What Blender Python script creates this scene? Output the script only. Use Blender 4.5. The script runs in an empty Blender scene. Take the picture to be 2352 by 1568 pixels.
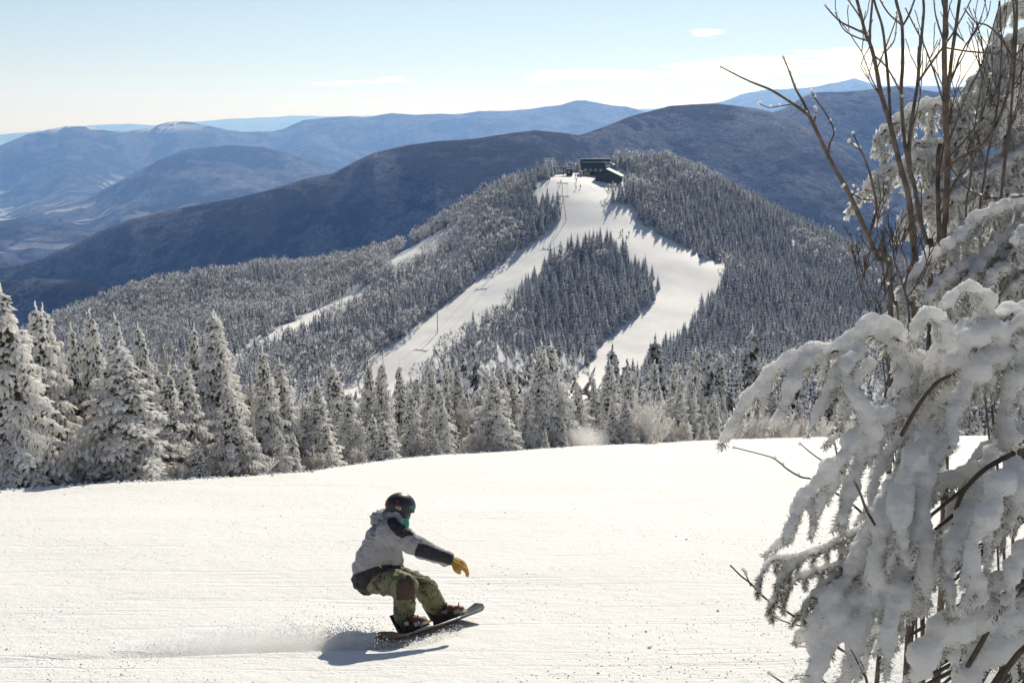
import bpy, bmesh, math, random
import numpy as np
from mathutils import Vector, Matrix
R = math.radians
SC = bpy.context.scene
COL = SC.collection

# ------------------------------------------------------------------ camera
PITCH = R(9.54); FPX = 2940.0; CX = 1176.0; CY = 784.0      # photo measured on a 2352 x 1568 grid
cam_d = bpy.data.cameras.new('camera'); cam = bpy.data.objects.new('camera', cam_d); COL.objects.link(cam)
cam.location = (0, 0, 0); cam.rotation_euler = (R(90) - PITCH, 0, 0)
cam_d.sensor_width = 36; cam_d.lens = 36 * FPX / 2352.0
cam_d.clip_start = 0.1; cam_d.clip_end = 120000
SC.camera = cam
# ------------------------------------------------------------------ sun, sky, exposure
SUN_AZ, SUN_EL = R(14.0), R(33)           # azimuth measured from +Y towards +X
sd = Vector((math.sin(SUN_AZ) * math.cos(SUN_EL), math.cos(SUN_AZ) * math.cos(SUN_EL), math.sin(SUN_EL)))
sun_d = bpy.data.lights.new('sun', 'SUN'); sun = bpy.data.objects.new('sun', sun_d); COL.objects.link(sun)
sun_d.energy = 2.8; sun_d.angle = R(0.53); sun_d.color = (1.0, 0.945, 0.855)
sun.rotation_euler = (-sd).to_track_quat('-Z', 'Y').to_euler()
W = bpy.data.worlds.new('World'); SC.world = W; W.use_nodes = True
nt = W.node_tree; nt.nodes.clear()
wo = nt.nodes.new('ShaderNodeOutputWorld'); bg = nt.nodes.new('ShaderNodeBackground')
sky = nt.nodes.new('ShaderNodeTexSky'); sky.sky_type = 'NISHITA'; sky.sun_disc = False
sky.sun_elevation = SUN_EL; sky.sun_rotation = SUN_AZ; sky.altitude = 2200
sky.air_density = 1.0; sky.dust_density = 0.08; sky.ozone_density = 1.6
bg.inputs[1].default_value = 0.05
# thin clouds, laid out by direction in the sky
def wn(t, **k):
    n = nt.nodes.new(t)
    for a, b in k.items(): setattr(n, a, b)
    return n
def wm(op, a, b=None, c=None, clamp=False):
    n = wn('ShaderNodeMath', operation=op, use_clamp=clamp)
    for i, v in enumerate((a, b, c)):
        if v is None: continue
        if isinstance(v, (int, float)): n.inputs[i].default_value = v
        else: nt.links.new(v, n.inputs[i])
    return n.outputs[0]
tc = wn('ShaderNodeTexCoord'); sep = wn('ShaderNodeSeparateXYZ'); nt.links.new(tc.outputs['Generated'], sep.inputs[0])
az = wm('ARCTAN2', sep.outputs[0], sep.outputs[1]); el = wm('ARCSINE', sep.outputs[2])
cmb = wn('ShaderNodeCombineXYZ'); nt.links.new(wm('MULTIPLY', az, 9.0), cmb.inputs[0]); nt.links.new(wm('MULTIPLY', el, 90.0), cmb.inputs[1])
no = wn('ShaderNodeTexNoise'); no.inputs['Scale'].default_value = 1.6; no.inputs['Detail'].default_value = 7; no.inputs['Roughness'].default_value = .55
nt.links.new(cmb.outputs[0], no.inputs['Vector'])
def cloud(px, py, wx, wy, amt, soft):
    a0 = math.atan((px - CX) / FPX / math.cos(PITCH)); e0 = math.atan((CY - py) / FPX) - PITCH
    dx = wm('DIVIDE', wm('SUBTRACT', az, a0), wx / FPX); dy = wm('DIVIDE', wm('SUBTRACT', el, e0), wy / FPX)
    r = wm('SQRT', wm('ADD', wm('MULTIPLY', dx, dx), wm('MULTIPLY', dy, dy)))
    v = wm('SUBTRACT', wm('ADD', 1.0, wm('MULTIPLY', wm('SUBTRACT', no.outputs[0], .5), 3.4)), r)
    return wm('MULTIPLY', wm('MULTIPLY', v, soft, clamp=True), amt)
cl = [cloud(905, 185, 42, 8, .95, 2.0), cloud(850, 190, 75, 5, .9, 2.0), cloud(780, 194, 50, 4, .8, 2.0), cloud(1600, 78, 36, 12, .9, 1.3), cloud(1240, 178, 45, 11, .9, 1.5), cloud(1420, 172, 260, 12, .9, 1.8),
      cloud(1850, 160, 420, 24, 1, 1.1), cloud(2280, 150, 430, 50, 1, 1.0), cloud(1500, 240, 800, 12, .35, 1.0), cloud(1500, 190, 120, 4, .7, 2)]
m = cl[0]
for c in cl[1:]: m = wm('MAXIMUM', m, c)
mixc = wn('ShaderNodeMix', data_type='RGBA'); nt.links.new(m, mixc.inputs[0])
hsv = wn('ShaderNodeHueSaturation'); hsv.inputs['Saturation'].default_value = .74; hsv.inputs['Value'].default_value = .9; nt.links.new(sky.outputs[0], hsv.inputs['Color']); nt.links.new(hsv.outputs[0], mixc.inputs[6]); mixc.inputs[7].default_value = (30, 29, 27, 1)
nt.links.new(mixc.outputs[2], bg.inputs[0]); nt.links.new(bg.outputs[0], wo.inputs[0])
SC.view_settings.view_transform = 'Standard'; SC.view_settings.look = 'None'
SC.view_settings.exposure = 0.88; SC.view_settings.gamma = 1.0; SC.view_settings.use_curve_mapping = False
SC.render.engine = 'CYCLES'
SC.cycles.max_bounces = 10; SC.cycles.diffuse_bounces = 8; SC.cycles.glossy_bounces = 2; SC.cycles.transparent_max_bounces = 6
SC.cycles.volume_bounces = 3; SC.cycles.sample_clamp_indirect = 6; SC.cycles.use_denoising = True
SC.cycles.caustics_reflective = False; SC.cycles.caustics_refractive = False

# ------------------------------------------------------------------ helpers
def P(px, py, y):
    """point at world distance y along the view line of a spot in the photograph"""
    u = (px - CX) / FPX; v = (CY - py) / FPX
    w = y / (math.cos(PITCH) + v * math.sin(PITCH))
    return Vector((u * w, y, w * (-math.sin(PITCH) + v * math.cos(PITCH))))
def proj(x, y, z):
    """world -> photograph grid (numpy)"""
    w = y * math.cos(PITCH) - z * math.sin(PITCH); up = y * math.sin(PITCH) + z * math.cos(PITCH)
    return CX + FPX * x / w, CY - FPX * up / w
def tag(o, label=None, cat=None, group=None, kind=None):
    if label: o['label'] = label
    if cat: o['category'] = cat
    if group: o['group'] = group
    if kind: o['kind'] = kind
    return o
def empty(name, loc, rz=0):
    o = bpy.data.objects.new(name, None); COL.objects.link(o); o.location = loc; o.rotation_euler = (0, 0, rz); o.empty_display_size = .2
    return o
def npmesh(name, co, faces, mats=(), midx=None, smooth=False):
    """co (n,3); faces list of equally sized index arrays, or one (m,k) array"""
    me = bpy.data.meshes.new(name)
    if not isinstance(faces, (list, tuple)): faces = [faces]
    faces = [np.asarray(f, dtype=np.int32) for f in faces if len(f)]
    co = np.asarray(co, dtype=np.float32)
    me.vertices.add(len(co)); me.vertices.foreach_set('co', co.ravel())
    li = np.concatenate([f.ravel() for f in faces]); lt = np.concatenate([np.full(len(f), f.shape[1], np.int32) for f in faces])
    ls = np.concatenate([[0], np.cumsum(lt)[:-1]]).astype(np.int32)
    me.loops.add(len(li)); me.loops.foreach_set('vertex_index', li)
    me.polygons.add(len(lt)); me.polygons.foreach_set('loop_start', ls); me.polygons.foreach_set('loop_total', lt)
    if midx is not None: me.polygons.foreach_set('material_index', np.asarray(midx, dtype=np.int32))
    me.polygons.foreach_set('use_smooth', np.full(len(lt), bool(smooth)))
    for m in mats: me.materials.append(m)
    me.update(calc_edges=True)
    return me
def obj(name, me, parent=None, loc=None):
    o = bpy.data.objects.new(name, me); COL.objects.link(o)
    if parent: o.parent = parent
    if loc is not None: o.location = loc
    return o
def copy_tree(o, parent=None):
    c = o.copy(); COL.objects.link(c)
    if parent: c.parent = parent
    for ch in list(o.children): copy_tree(ch, c)
    return c
class MB:
    """collects simple shapes in one mesh"""
    def __init__(s): s.v = []; s.f3 = []; s.f4 = []; s.n = 0; s.m3 = []; s.m4 = []
    def add(s, v, f, m=0):
        v = np.asarray(v, float).reshape(-1, 3); f = np.asarray(f, int)
        if f.shape[1] == 3: s.f3.append(f + s.n); s.m3.append(np.full(len(f), m))
        else: s.f4.append(f + s.n); s.m4.append(np.full(len(f), m))
        s.v.append(v); s.n += len(v)
    def box(s, c, d, rot=None, m=0):
        v = np.array([(x, y, z) for x in (-.5, .5) for y in (-.5, .5) for z in (-.5, .5)]) * np.array(d)
        if rot is not None: v = v @ np.array(rot).T
        s.add(v + np.array(c), [(0, 1, 3, 2), (4, 6, 7, 5), (0, 4, 5, 1), (2, 3, 7, 6), (0, 2, 6, 4), (1, 5, 7, 3)], m)
    def hexa(s, v8, m=0):
        s.add(v8, [(3, 2, 1, 0), (4, 5, 6, 7), (0, 1, 5, 4), (1, 2, 6, 5), (2, 3, 7, 6), (3, 0, 4, 7)], m)
    def tube(s, pts, rad, k=6, m=0, cap=True):
        pts = np.asarray([tuple(p) for p in pts], float); n = len(pts)
        rad = np.broadcast_to(np.asarray(rad, float), (n,))
        t = np.gradient(pts, axis=0); t /= np.linalg.norm(t, axis=1)[:, None] + 1e-9
        ref = np.array([0, 0, 1.]) if abs(t[:, 2].mean()) < .8 else np.array([0, 1., 0])
        a = np.cross(t, ref); a /= np.linalg.norm(a, axis=1)[:, None] + 1e-9; b = np.cross(t, a)
        th = np.arange(k) / k * 2 * math.pi
        v = pts[:, None] + rad[:, None, None] * (a[:, None] * np.cos(th)[None, :, None] + b[:, None] * np.sin(th)[None, :, None])
        i = np.arange(n - 1)[:, None] * k; j = np.arange(k)[None]; j2 = (j + 1) % k
        f = np.stack([i + j, i + j2, i + k + j2, i + k + j], -1).reshape(-1, 4)
        base = s.n; s.add(v, f, m)
        if cap:
            for e, fl in ((0, 1), (n - 1, 0)):
                c = len(s.v); r = [base + e * k + q for q in range(k)]
                s.v.append(pts[e][None]); cidx = s.n; s.n += 1
                fs = [(r[q], r[(q + 1) % k], cidx) if not fl else (r[(q + 1) % k], r[q], cidx) for q in range(k)]
                s.f3.append(np.array(fs)); s.m3.append(np.full(k, m))
    def ell(s, c, r, nu=10, nv=7, rot=None, m=0):
        th = np.arange(nu) / nu * 2 * math.pi; ph = np.linspace(0, math.pi, nv)
        v = np.array([[math.sin(p) * math.cos(t), math.sin(p) * math.sin(t), math.cos(p)] for p in ph for t in th]) * np.array(r)
        if rot is not None: v = v @ np.array(rot).T
        f = [(i * nu + j, i * nu + nu + j, i * nu + nu + (j + 1) % nu, i * nu + (j + 1) % nu) for i in range(nv - 1) for j in range(nu)]
        s.add(v + np.array(c), f, m)
    def mesh(s, name, mats, smooth=False):
        fs = []; ms = []
        if s.f3: fs.append(np.concatenate(s.f3)); ms.append(np.concatenate(s.m3))
        if s.f4: fs.append(np.concatenate(s.f4)); ms.append(np.concatenate(s.m4))
        return npmesh(name, np.concatenate(s.v), fs, mats if isinstance(mats, (list, tuple)) else [mats], np.concatenate(ms), smooth)
    def build(s, name, mats, parent=None, smooth=False, loc=None):
        return obj(name, s.mesh(name, mats, smooth), parent, loc)

# procedural noise on arrays
def _hash(ix, iy, seed):
    h = (ix.astype(np.int64) * 374761393 + iy.astype(np.int64) * 668265263 + seed * 974711) & 0xffffffff
    h = ((h ^ (h >> 13)) * 1274126177) & 0xffffffff
    return ((h ^ (h >> 16)) & 0xffff) / 65535.0
def vnoise(x, y, seed=0):
    ix = np.floor(x); iy = np.floor(y); fx = x - ix; fy = y - iy
    fx = fx * fx * fx * (fx * (fx * 6 - 15) + 10); fy = fy * fy * fy * (fy * (fy * 6 - 15) + 10)
    a = _hash(ix, iy, seed); b = _hash(ix + 1, iy, seed); c = _hash(ix, iy + 1, seed); d = _hash(ix + 1, iy + 1, seed)
    return (a * (1 - fx) + b * fx) * (1 - fy) + (c * (1 - fx) + d * fx) * fy * 1.0
def fbm(x, y, oct=5, seed=0, gain=.5):
    r = 0; a = 1; t = 0
    for o in range(oct):
        r = r + a * (vnoise(x * 2 ** o + 17.3 * o, y * 2 ** o - 9.1 * o, seed + o) * 2 - 1); t += a; a *= gain
    return r / t

# ------------------------------------------------------------------ materials
def mat(name):
    m = bpy.data.materials.new(name); m.use_nodes = True; t = m.node_tree; b = t.nodes['Principled BSDF']
    return m, t, b
class NT:
    def __init__(s, t): s.t = t
    def n(s, ty, ins=None, **k):
        x = s.t.nodes.new(ty)
        for a, b in k.items(): setattr(x, a, b)
        for a, b in (ins or {}).items():
            if hasattr(b, 'is_output') or isinstance(b, bpy.types.NodeSocket): s.t.links.new(b, x.inputs[a])
            else: x.inputs[a].default_value = b
        return x
    def math(s, op, a, b=0.0, clamp=False):
        return s.n('ShaderNodeMath', {0: a, 1: b}, operation=op, use_clamp=clamp).outputs[0]
    def noise(s, vec, scale, detail=3, rough=.5, dist=0):
        return s.n('ShaderNodeTexNoise', {'Vector': vec, 'Scale': scale, 'Detail': detail, 'Roughness': rough, 'Distortion': dist}).outputs[0]
    def mix(s, f, a, b):
        x = s.n('ShaderNodeMix', data_type='RGBA')
        for i, v in ((0, f), (6, a), (7, b)):
            if isinstance(v, bpy.types.NodeSocket): s.t.links.new(v, x.inputs[i])
            else: x.inputs[i].default_value = v if i == 0 else (*v, 1)
        return x.outputs[2]
    def ramp(s, f, a, b, va=0., vb=1.):
        return s.n('ShaderNodeMapRange', {0: f, 1: a, 2: b, 3: va, 4: vb}).outputs[0]
    def bump(s, h, strength, dist, nrm=None):
        ins = {'Height': h, 'Strength': strength, 'Distance': dist}
        if nrm: ins['Normal'] = nrm
        return s.n('ShaderNodeBump', ins).outputs[0]
def simple(name, col, rough=.6, noise_amt=.15, scale=8, metal=0, bump=0, spec=.5, coords='Object', bscale=None, bdist=.02):
    m, t, b = mat(name); k = NT(t)
    v = k.n('ShaderNodeTexCoord').outputs[coords]
    f = k.noise(v, scale, 4, .6)
    dark = tuple(c * (1 - noise_amt) for c in col); lite = tuple(min(1, c * (1 + noise_amt)) for c in col)
    t.links.new(k.mix(k.ramp(f, .3, .7), dark, lite), b.inputs['Base Color'])
    b.inputs['Roughness'].default_value = rough; b.inputs['Metallic'].default_value = metal; b.inputs['Specular IOR Level'].default_value = spec
    if bump:
        t.links.new(k.bump(k.noise(v, bscale or scale * 2, 4, .6), bump, bdist), b.inputs['Normal'])
    return m
SNOW = (.86, .87, .88)
# groomed slope: base, fine grain, faint long ski marks
def mat_slope():
    m, t, b = mat('piste_snow'); k = NT(t)
    g = k.n('ShaderNodeNewGeometry').outputs['Position']
    st = k.n('ShaderNodeMapping', {'Vector': g, 'Rotation': (0, 0, R(-9)), 'Scale': (.18, 1.5, 1)}).outputs[0]
    lines = k.noise(st, 2.2, 5, .65, .4)
    st2 = k.n('ShaderNodeMapping', {'Vector': g, 'Rotation': (0, 0, R(28)), 'Scale': (.25, 3, 1)}).outputs[0]
    lines2 = k.noise(st2, 1.3, 5, .7, .6)
    fine = k.noise(g, 26, 5, .75); mid = k.noise(g, 5, 4, .6); big = k.noise(g, .35, 3, .5)
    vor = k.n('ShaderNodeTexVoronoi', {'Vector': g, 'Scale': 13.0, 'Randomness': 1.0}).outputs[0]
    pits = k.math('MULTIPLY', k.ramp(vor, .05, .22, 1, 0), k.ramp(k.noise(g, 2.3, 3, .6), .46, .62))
    h = k.math('ADD', k.math('MULTIPLY', lines, .06), k.math('ADD', k.math('MULTIPLY', fine, .8), k.math('MULTIPLY', mid, 1.3)))
    h = k.math('ADD', h, k.math('MULTIPLY', lines2, .35))
    st3 = k.n('ShaderNodeMapping', {'Vector': g, 'Rotation': (0, 0, R(62)), 'Scale': (.12, 4.5, 1)}).outputs[0]
    trk = k.ramp(k.noise(st3, 1.1, 2, .5, .8), .60, .66); st4 = k.n('ShaderNodeMapping', {'Vector': g, 'Rotation': (0, 0, R(-38)), 'Scale': (.10, 4.0, 1)}).outputs[0]
    trk = k.math('MAXIMUM', trk, k.ramp(k.noise(st4, 1.3, 2, .5, 1.0), .62, .67))
    h = k.math('SUBTRACT', k.math('SUBTRACT', h, k.math('MULTIPLY', pits, .8)), k.math('MULTIPLY', trk, .4))
    cd = k.n('ShaderNodeCameraData')  # unused distance kept out
    t.nodes.remove(cd)
    t.links.new(k.bump(h, .62, .06), b.inputs['Normal'])
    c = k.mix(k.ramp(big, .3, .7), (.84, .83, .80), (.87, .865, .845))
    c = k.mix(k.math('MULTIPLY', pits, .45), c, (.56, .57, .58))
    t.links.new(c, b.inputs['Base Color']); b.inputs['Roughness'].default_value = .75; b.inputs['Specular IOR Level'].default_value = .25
    return m
M = {}
M['piste'] = mat_slope()
def mat_snow(name, bs=30, bd=.01, strength=.5, col=SNOW, sss=0, trans=0):
    m, t, b = mat(name); k = NT(t); g = k.n('ShaderNodeNewGeometry').outputs['Position']
    t.links.new(k.bump(k.noise(g, bs, 4, .6), strength, bd), b.inputs['Normal'])
    b.inputs['Base Color'].default_value = (*col, 1); b.inputs['Roughness'].default_value = .8; b.inputs['Specular IOR Level'].default_value = .2
    if trans:
        tr = k.n('ShaderNodeBsdfTranslucent', {0: (*col, 1)}); mx = k.n('ShaderNodeMixShader', {0: trans, 1: b.outputs[0], 2: tr.outputs[0]})
        t.links.new(mx.outputs[0], t.nodes['Material Output'].inputs[0])
    if sss:
        b.inputs['Subsurface Weight'].default_value = 1.0; b.inputs['Subsurface Radius'].default_value = (1.0, 1.0, 1.05); b.inputs['Subsurface Scale'].default_value = sss
    return m
def mat_frost(name, white, dark, lo, hi, scale=1.2, tex=6, trans=.45):
    """rime on foliage: each clump is more or less coated; more where it faces up"""
    m, t, b = mat(name); k = NT(t); ge = k.n('ShaderNodeNewGeometry'); g = ge.outputs['Position']
    f = k.math('ADD', k.noise(g, scale, 4, .7), k.math('MULTIPLY', k.math('SUBTRACT', k.noise(g, tex, 3, .6), .5), .6))
    nz = k.n('ShaderNodeSeparateXYZ', {0: ge.outputs['True Normal']}).outputs[2]
    f = k.math('ADD', f, k.math('MULTIPLY', nz, .12))
    t.links.new(k.mix(k.ramp(f, lo, hi), dark, white), b.inputs['Base Color'])
    b.inputs['Roughness'].default_value = .85; b.inputs['Specular IOR Level'].default_value = .15
    tr = k.n('ShaderNodeBsdfTranslucent', {0: b.inputs['Base Color'].links[0].from_socket}); mx = k.n('ShaderNodeMixShader', {0: trans, 1: b.outputs[0], 2: tr.outputs[0]})
    t.links.new(mx.outputs[0], t.nodes['Material Output'].inputs[0])
    return m

# ------------------------------------------------------------------ terrain
EDGE_PX = np.array([-900, 0, 400, 700, 1000, 1250, 1500, 1700, 1950, 2352, 3300.])
EDGE_PY = np.array([1160, 1122, 1105, 1085, 1048, 1032, 1018, 1009, 1003, 1000, 998.])
_a = np.arctan((EDGE_PY - CY) / FPX) + PITCH
EDGE_Y = 2.16 / (np.tan(_a) - .21)
def edge_y(x, y):
    u = CX + FPX * x / (np.maximum(y, 1.0) * 1.025)
    return np.interp(u, EDGE_PX, EDGE_Y)
def near_z(x, y):
    z = -2.16 - .21 * y
    z = z + 1.0 * np.exp(-(((x - 4.9) / 1.25) ** 2 + ((y - 10.5) / 1.7) ** 2)) + .3 * np.exp(-(((x - 3.6) / .8) ** 2 + ((y - 8.6) / 1.0) ** 2))
    z = z + .9 * np.clip((x - .37 * y - .5) / 4, 0, 1) ** 2 * np.clip(1 - (y - 22) / 30, 0, 1)
    t = y - edge_y(x, y)
    z = z - np.where(t > -2, .15 * (np.sqrt((t + 2) ** 2 + 9) - 3), 0)
    z = z + .10 * np.exp(-((t + .8) / .9) ** 2)
    return z
# hill control points: px, py (ground, not tree tops), distance
HC = [(1250,412,562),(1290,400,575),(1330,392,590),(1380,400,590),(1330,440,540),(1400,470,520),(1420,415,575),
 (1150,462,575),(1050,497,580),(950,555,585),(880,595,590),(750,622,590),(600,634,592),(450,655,590),(300,690,575),(200,722,560),(110,770,545),(20,840,520),
 (1440,380,600),(1520,388,625),(1600,412,625),(1700,462,610),(1800,513,592),(1900,560,572),(2000,600,552),(2100,640,532),(2250,700,500),(2400,770,470),
 (1290,520,508),(1230,580,484),(1140,640,460),(1060,710,434),(950,790,402),(830,885,368),
 (1440,540,490),(1530,640,455),(1540,700,430),(1480,770,402),(1400,830,378),(1330,885,352),(1650,610,472),
 (1370,640,456),(1200,760,414),(1250,860,362),(1000,650,492),(800,730,468),(640,770,445),(560,820,425),(700,860,384),(450,770,475),(300,800,465),(150,860,435),(50,890,420),
 (1700,620,500),(1800,710,455),(1900,800,402),(1700,800,396),(1600,880,345),(2000,710,465),(2100,810,410),(2200,860,380),
 (1200,945,285),(1600,945,270),(900,950,295),(600,955,300),(300,960,300),(0,970,300),(1900,945,275),(2200,950,270),
 (920,600,585),(960,570,580),(840,660,525),(900,640,520),(700,700,520),(560,715,530)]
_c = [tuple(P(*h)) for h in HC]
for (px, py, Y) in [h for h in HC if h[2] >= 540 and h[0] not in (1330, 1400)]:      # the far side falls away
    p = P(px, py, Y); k = 1 + 170.0 / Y
    _c.append((p.x * k, p.y + 170, p.z - 85))
for x in (-190, -110, -40, 40, 110, 190): _c.append((x, 150, -43.5))
_c += [(-420, 520, -150), (-520, 700, -230), (-420, 380, -120), (480, 480, -130), (430, 380, -105), (520, 700, -200), (-300, 250, -75), (300, 250, -75), (0, 1000, -250), (-500, 1000, -330), (500, 1000, -320)]
_c = np.array(_c)
def _phi(r): return r * r * np.log(r + 1e-6)
_n = len(_c); S = 100.0
_d = np.hypot(_c[:, None, 0] - _c[None, :, 0], _c[:, None, 1] - _c[None, :, 1]) / S
_A = np.zeros((_n + 3, _n + 3)); _A[:_n, :_n] = _phi(_d) + np.eye(_n) * .03
_A[:_n, _n] = 1; _A[:_n, _n + 1:] = _c[:, :2] / S; _A[_n:, :_n] = _A[:_n, _n:].T
_w = np.linalg.solve(_A, np.concatenate([_c[:, 2], [0, 0, 0]]))
def hill_z(x, y):
    sh = np.shape(x); x = np.ravel(x); y = np.ravel(y); out = np.empty(len(x))
    for i in range(0, len(x), 20000):
        xs, ys = x[i:i + 20000], y[i:i + 20000]
        d = np.hypot(xs[:, None] - _c[None, :, 0], ys[:, None] - _c[None, :, 1]) / S
        out[i:i + 20000] = _phi(d) @ _w[:_n] + _w[_n] + _w[_n + 1] * xs / S + _w[_n + 2] * ys / S
    return out.reshape(sh)
def sstep(a, b, x):
    t = np.clip((x - a) / (b - a), 0, 1); return t * t * (3 - 2 * t)
def ground(x, y, fine=True):
    x = np.asarray(x, float); y = np.asarray(y, float)
    nz = near_z(x, y); k = sstep(95, 170, y); hz = np.where(y > 90, 0, nz)
    mk = y > 90
    if mk.any():
        hz = np.array(hz); hz[mk] = hill_z(x[mk], y[mk])
    z = nz * (1 - k) + hz * k
    z = z + k * fbm(x / 45, y / 45, 4, 3) * 1.6
    if fine:
        z = z - .055 * np.exp(-((y - (10.2 - .10 * (-1.0 - x) - .03 * (x + 1.0) ** 2)) / .10) ** 2) * sstep(-7, -2.2, x) * sstep(-.75, -1.05, x)
        z = z + (1 - k) * (fbm(x / 2.2, y / 2.2, 4, 8) * .035 + fbm(x / 9, y / 5, 3, 21) * .07)
    return z
def gz(x, y): return float(ground(np.array([float(x)]), np.array([float(y)]))[0])
# one sheet, fine near the camera, coarse far away
ys = np.concatenate([np.linspace(-90, -6, 30)[:-1], np.linspace(-6, 7, 20)[:-1], np.linspace(7, 16, 190)[:-1], 16 * (80 / 16.) ** np.linspace(0, 1, 190)[:-1], np.linspace(80, 760, 300)[:-1], np.linspace(760, 1150, 30)])
us = np.linspace(-1, 1, 521); us = np.sign(us) * np.abs(us) ** 1.15
yy = np.repeat(ys[:, None], len(us), 1); xx = us[None, :] * (np.abs(yy) * .75 + 14)
zz = ground(xx, yy)
nr, nc = xx.shape; ii = np.arange(nr - 1)[:, None] * nc + np.arange(nc - 1)[None]
f = np.stack([ii, ii + 1, ii + nc + 1, ii + nc], -1).reshape(-1, 4)
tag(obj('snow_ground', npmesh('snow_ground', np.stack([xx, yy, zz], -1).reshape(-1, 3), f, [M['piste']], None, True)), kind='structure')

# ------------------------------------------------------------------ mountains far away, a height field in polar coordinates
def el_of(py): return -np.tan(np.arctan((np.asarray(py, float) - CY) / FPX) + PITCH)
LAY = []   # crest px, crest py, distance(px), near slope, far slope, roughness
def layer(pts, near, far, rough, seed, taper=None): LAY.append((np.array(pts, float), near, far, rough, seed))
layer([(-700,650,3000),(-200,640,3000),(0,648,2900),(90,641,2800),(180,645,2700),(260,665,2500),(420,760,2300),(600,900,2200)], .30, .30, 22, 3)
layer([(-900,720,4200),(-400,680,4000),(0,612,3700),(100,592,3650),(200,548,3500),(300,503,3350),(380,484,3300),(450,470,3250),(560,450,3150),(640,428,3100),(700,408,3050),(760,400,3000),(810,376,3000),(860,352,2950),(920,338,2950),(1000,326,2900),(1100,318,2900),(1180,306,2900),(1230,300,2900),(1290,306,3000),(1330,312,3100),
       (1390,294,3200),(1440,272,3300),(1480,262,3400),(1540,245,3500),(1590,240,3500),(1650,238,3500),(1700,244,3500),(1750,253,3500),(1800,268,3450),(1900,320,3400),(2000,400,3300),(2200,520,3200),(2500,640,3200)], .46, .3, 95, 11)
layer([(900,900,4600),(1300,620,4600),(1500,430,4600),(1650,320,4700),(1760,262,4800),(1800,250,4800),(1850,222,4800),(1880,214,4850),(1960,208,4900),(2010,203,4950),(2060,197,5000),(2110,206,5000),(2150,212,5000),(2200,202,5000),(2260,198,5000),(2352,204,5000),(2700,230,5000),(3200,260,5000)], .42, .3, 120, 23)
layer([(-900,560,8600),(-100,520,8600),(150,470,8600),(230,440,8650),(300,402,8700),(370,365,8800),(430,342,8900),(530,332,9000),(600,337,9000),(660,352,9000),(720,372,9000),(780,390,9000),(850,420,9000),(1000,450,9000),(1300,600,9000)], .2, .25, 60, 31)
layer([(-900,400,7200),(-200,520,7000),(0,512,6700),(120,516,6600),(260,530,6500),(420,560,6300),(600,600,6300),(1000,900,6300)], .16, .25, 60, 77)
layer([(-1200,360,15000),(-500,340,14000),(-100,352,13500),(0,334,13500),(60,309,13500),(100,304,13500),(150,290,13500),(210,292,13600),(250,300,13700),(290,301,13800),(350,290,14000),(400,277,14000),(440,279,14000),(500,293,14000),(560,303,14200),(620,302,14500),(650,297,14500),(700,276,14500),(740,270,14500),(800,266,14500),(840,268,14500),(900,260,14500),(930,262,14500),(1000,263,14500),(1060,262,14500),(1100,257,14500),(1180,254,14500),(1250,246,14500),(1290,240,14500),(1320,231,14500),(1345,231,14500),(1390,240,14500),(1440,246,14500),(1500,262,14500),(1600,300,14500),(1800,340,14500),(2300,360,14500)], .17, .3, 180, 47)
layer([(-1200,330,38000),(0,309,38000),(80,302,38000),(150,293,38000),(220,287,38000),(300,284,38000),(350,288,38000),(420,284,38000),(480,277,38000),(540,272,38000),(570,272,38000),(660,266,38000),(760,267,38000),(860,266,38000),(1000,272,38000),(1150,262,38000),(1300,258,36000),(1500,250,30000),(1600,238,24000),(1650,234,21000),(1700,219,20500),(1760,207,20000),(1830,203,20000),(1880,199,20000),(1920,190,20000),(1960,180,20000),(1990,190,20000),(2020,196,20000),(2100,200,20000),(2300,196,20000),(2700,220,21000),(3200,260,24000)], .2, .3, 250, 59)
NA, NR = 1500, 560
azs = np.linspace(R(-36), R(36), NA); rs = 640 * (44000 / 640.) ** np.linspace(0, 1, NR)
AZ, RR = np.meshgrid(azs, rs)
PXg = CX + FPX * np.tan(AZ) * 1.0      # nearly the photograph column at horizon height
XX, YY = RR * np.sin(AZ), RR * np.cos(AZ)
Hm = -760 + 150 * fbm(XX / 1700, YY / 2600, 5, 5) + 30 * fbm(XX / 500, YY / 500, 4, 6)
Hm = Hm + np.clip((RR - 9000) / 30000, 0, 1) * 250
for pts, near, far, rough, seed in LAY:
    # the crest sits at its true distance; px measured at crest row, correct for the pitch
    u = (pts[:, 0] - CX) / FPX; v = (CY - pts[:, 1]) / FPX
    fw = math.cos(PITCH) + v * math.sin(PITCH)
    paz = np.arctan2(u, fw); w = pts[:, 2] / np.sqrt(fw * fw + u * u)
    pz = w * (-math.sin(PITCH) + v * math.cos(PITCH))
    o = np.argsort(paz)
    cz = np.interp(AZ[0], paz[o], pz[o]); cr = np.interp(AZ[0], paz[o], pts[o, 2])
    s0 = rough * .075
    cz = cz + fbm(azs * cr / 260, azs * 0 + seed, 3, seed) * s0
    d = RR - cr[None]
    wig = fbm(XX / (rough * 14), YY / (rough * 14), 4, seed + 2, .55)
    rid = 1 - np.abs(fbm((XX + seed * 999) / (rough * 16), YY / (rough * 22), 5, seed + 5, .55)) * 2
    ad = np.abs(d)
    sl = np.where(d < 0, near, far)
    env = sstep(0, rough * 9, ad)
    wr = .03 * cr[None]
    h = cz[None] - sl * (np.sqrt(ad * ad + wr * wr) - wr) * (1 + .25 * wig * env) + env * (rough * 1.5 * (rid - .75) + rough * .25 * wig) - env * rough * .35
    Hm = np.maximum(Hm, h)
Hm = Hm - (RR ** 2) / (2 * 6371000.) * 0
nr, nc = Hm.shape; ii = np.arange(nr - 1)[:, None] * nc + np.arange(nc - 1)[None]
f = np.stack([ii, ii + 1, ii + nc + 1, ii + nc], -1).reshape(-1, 4)
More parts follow.
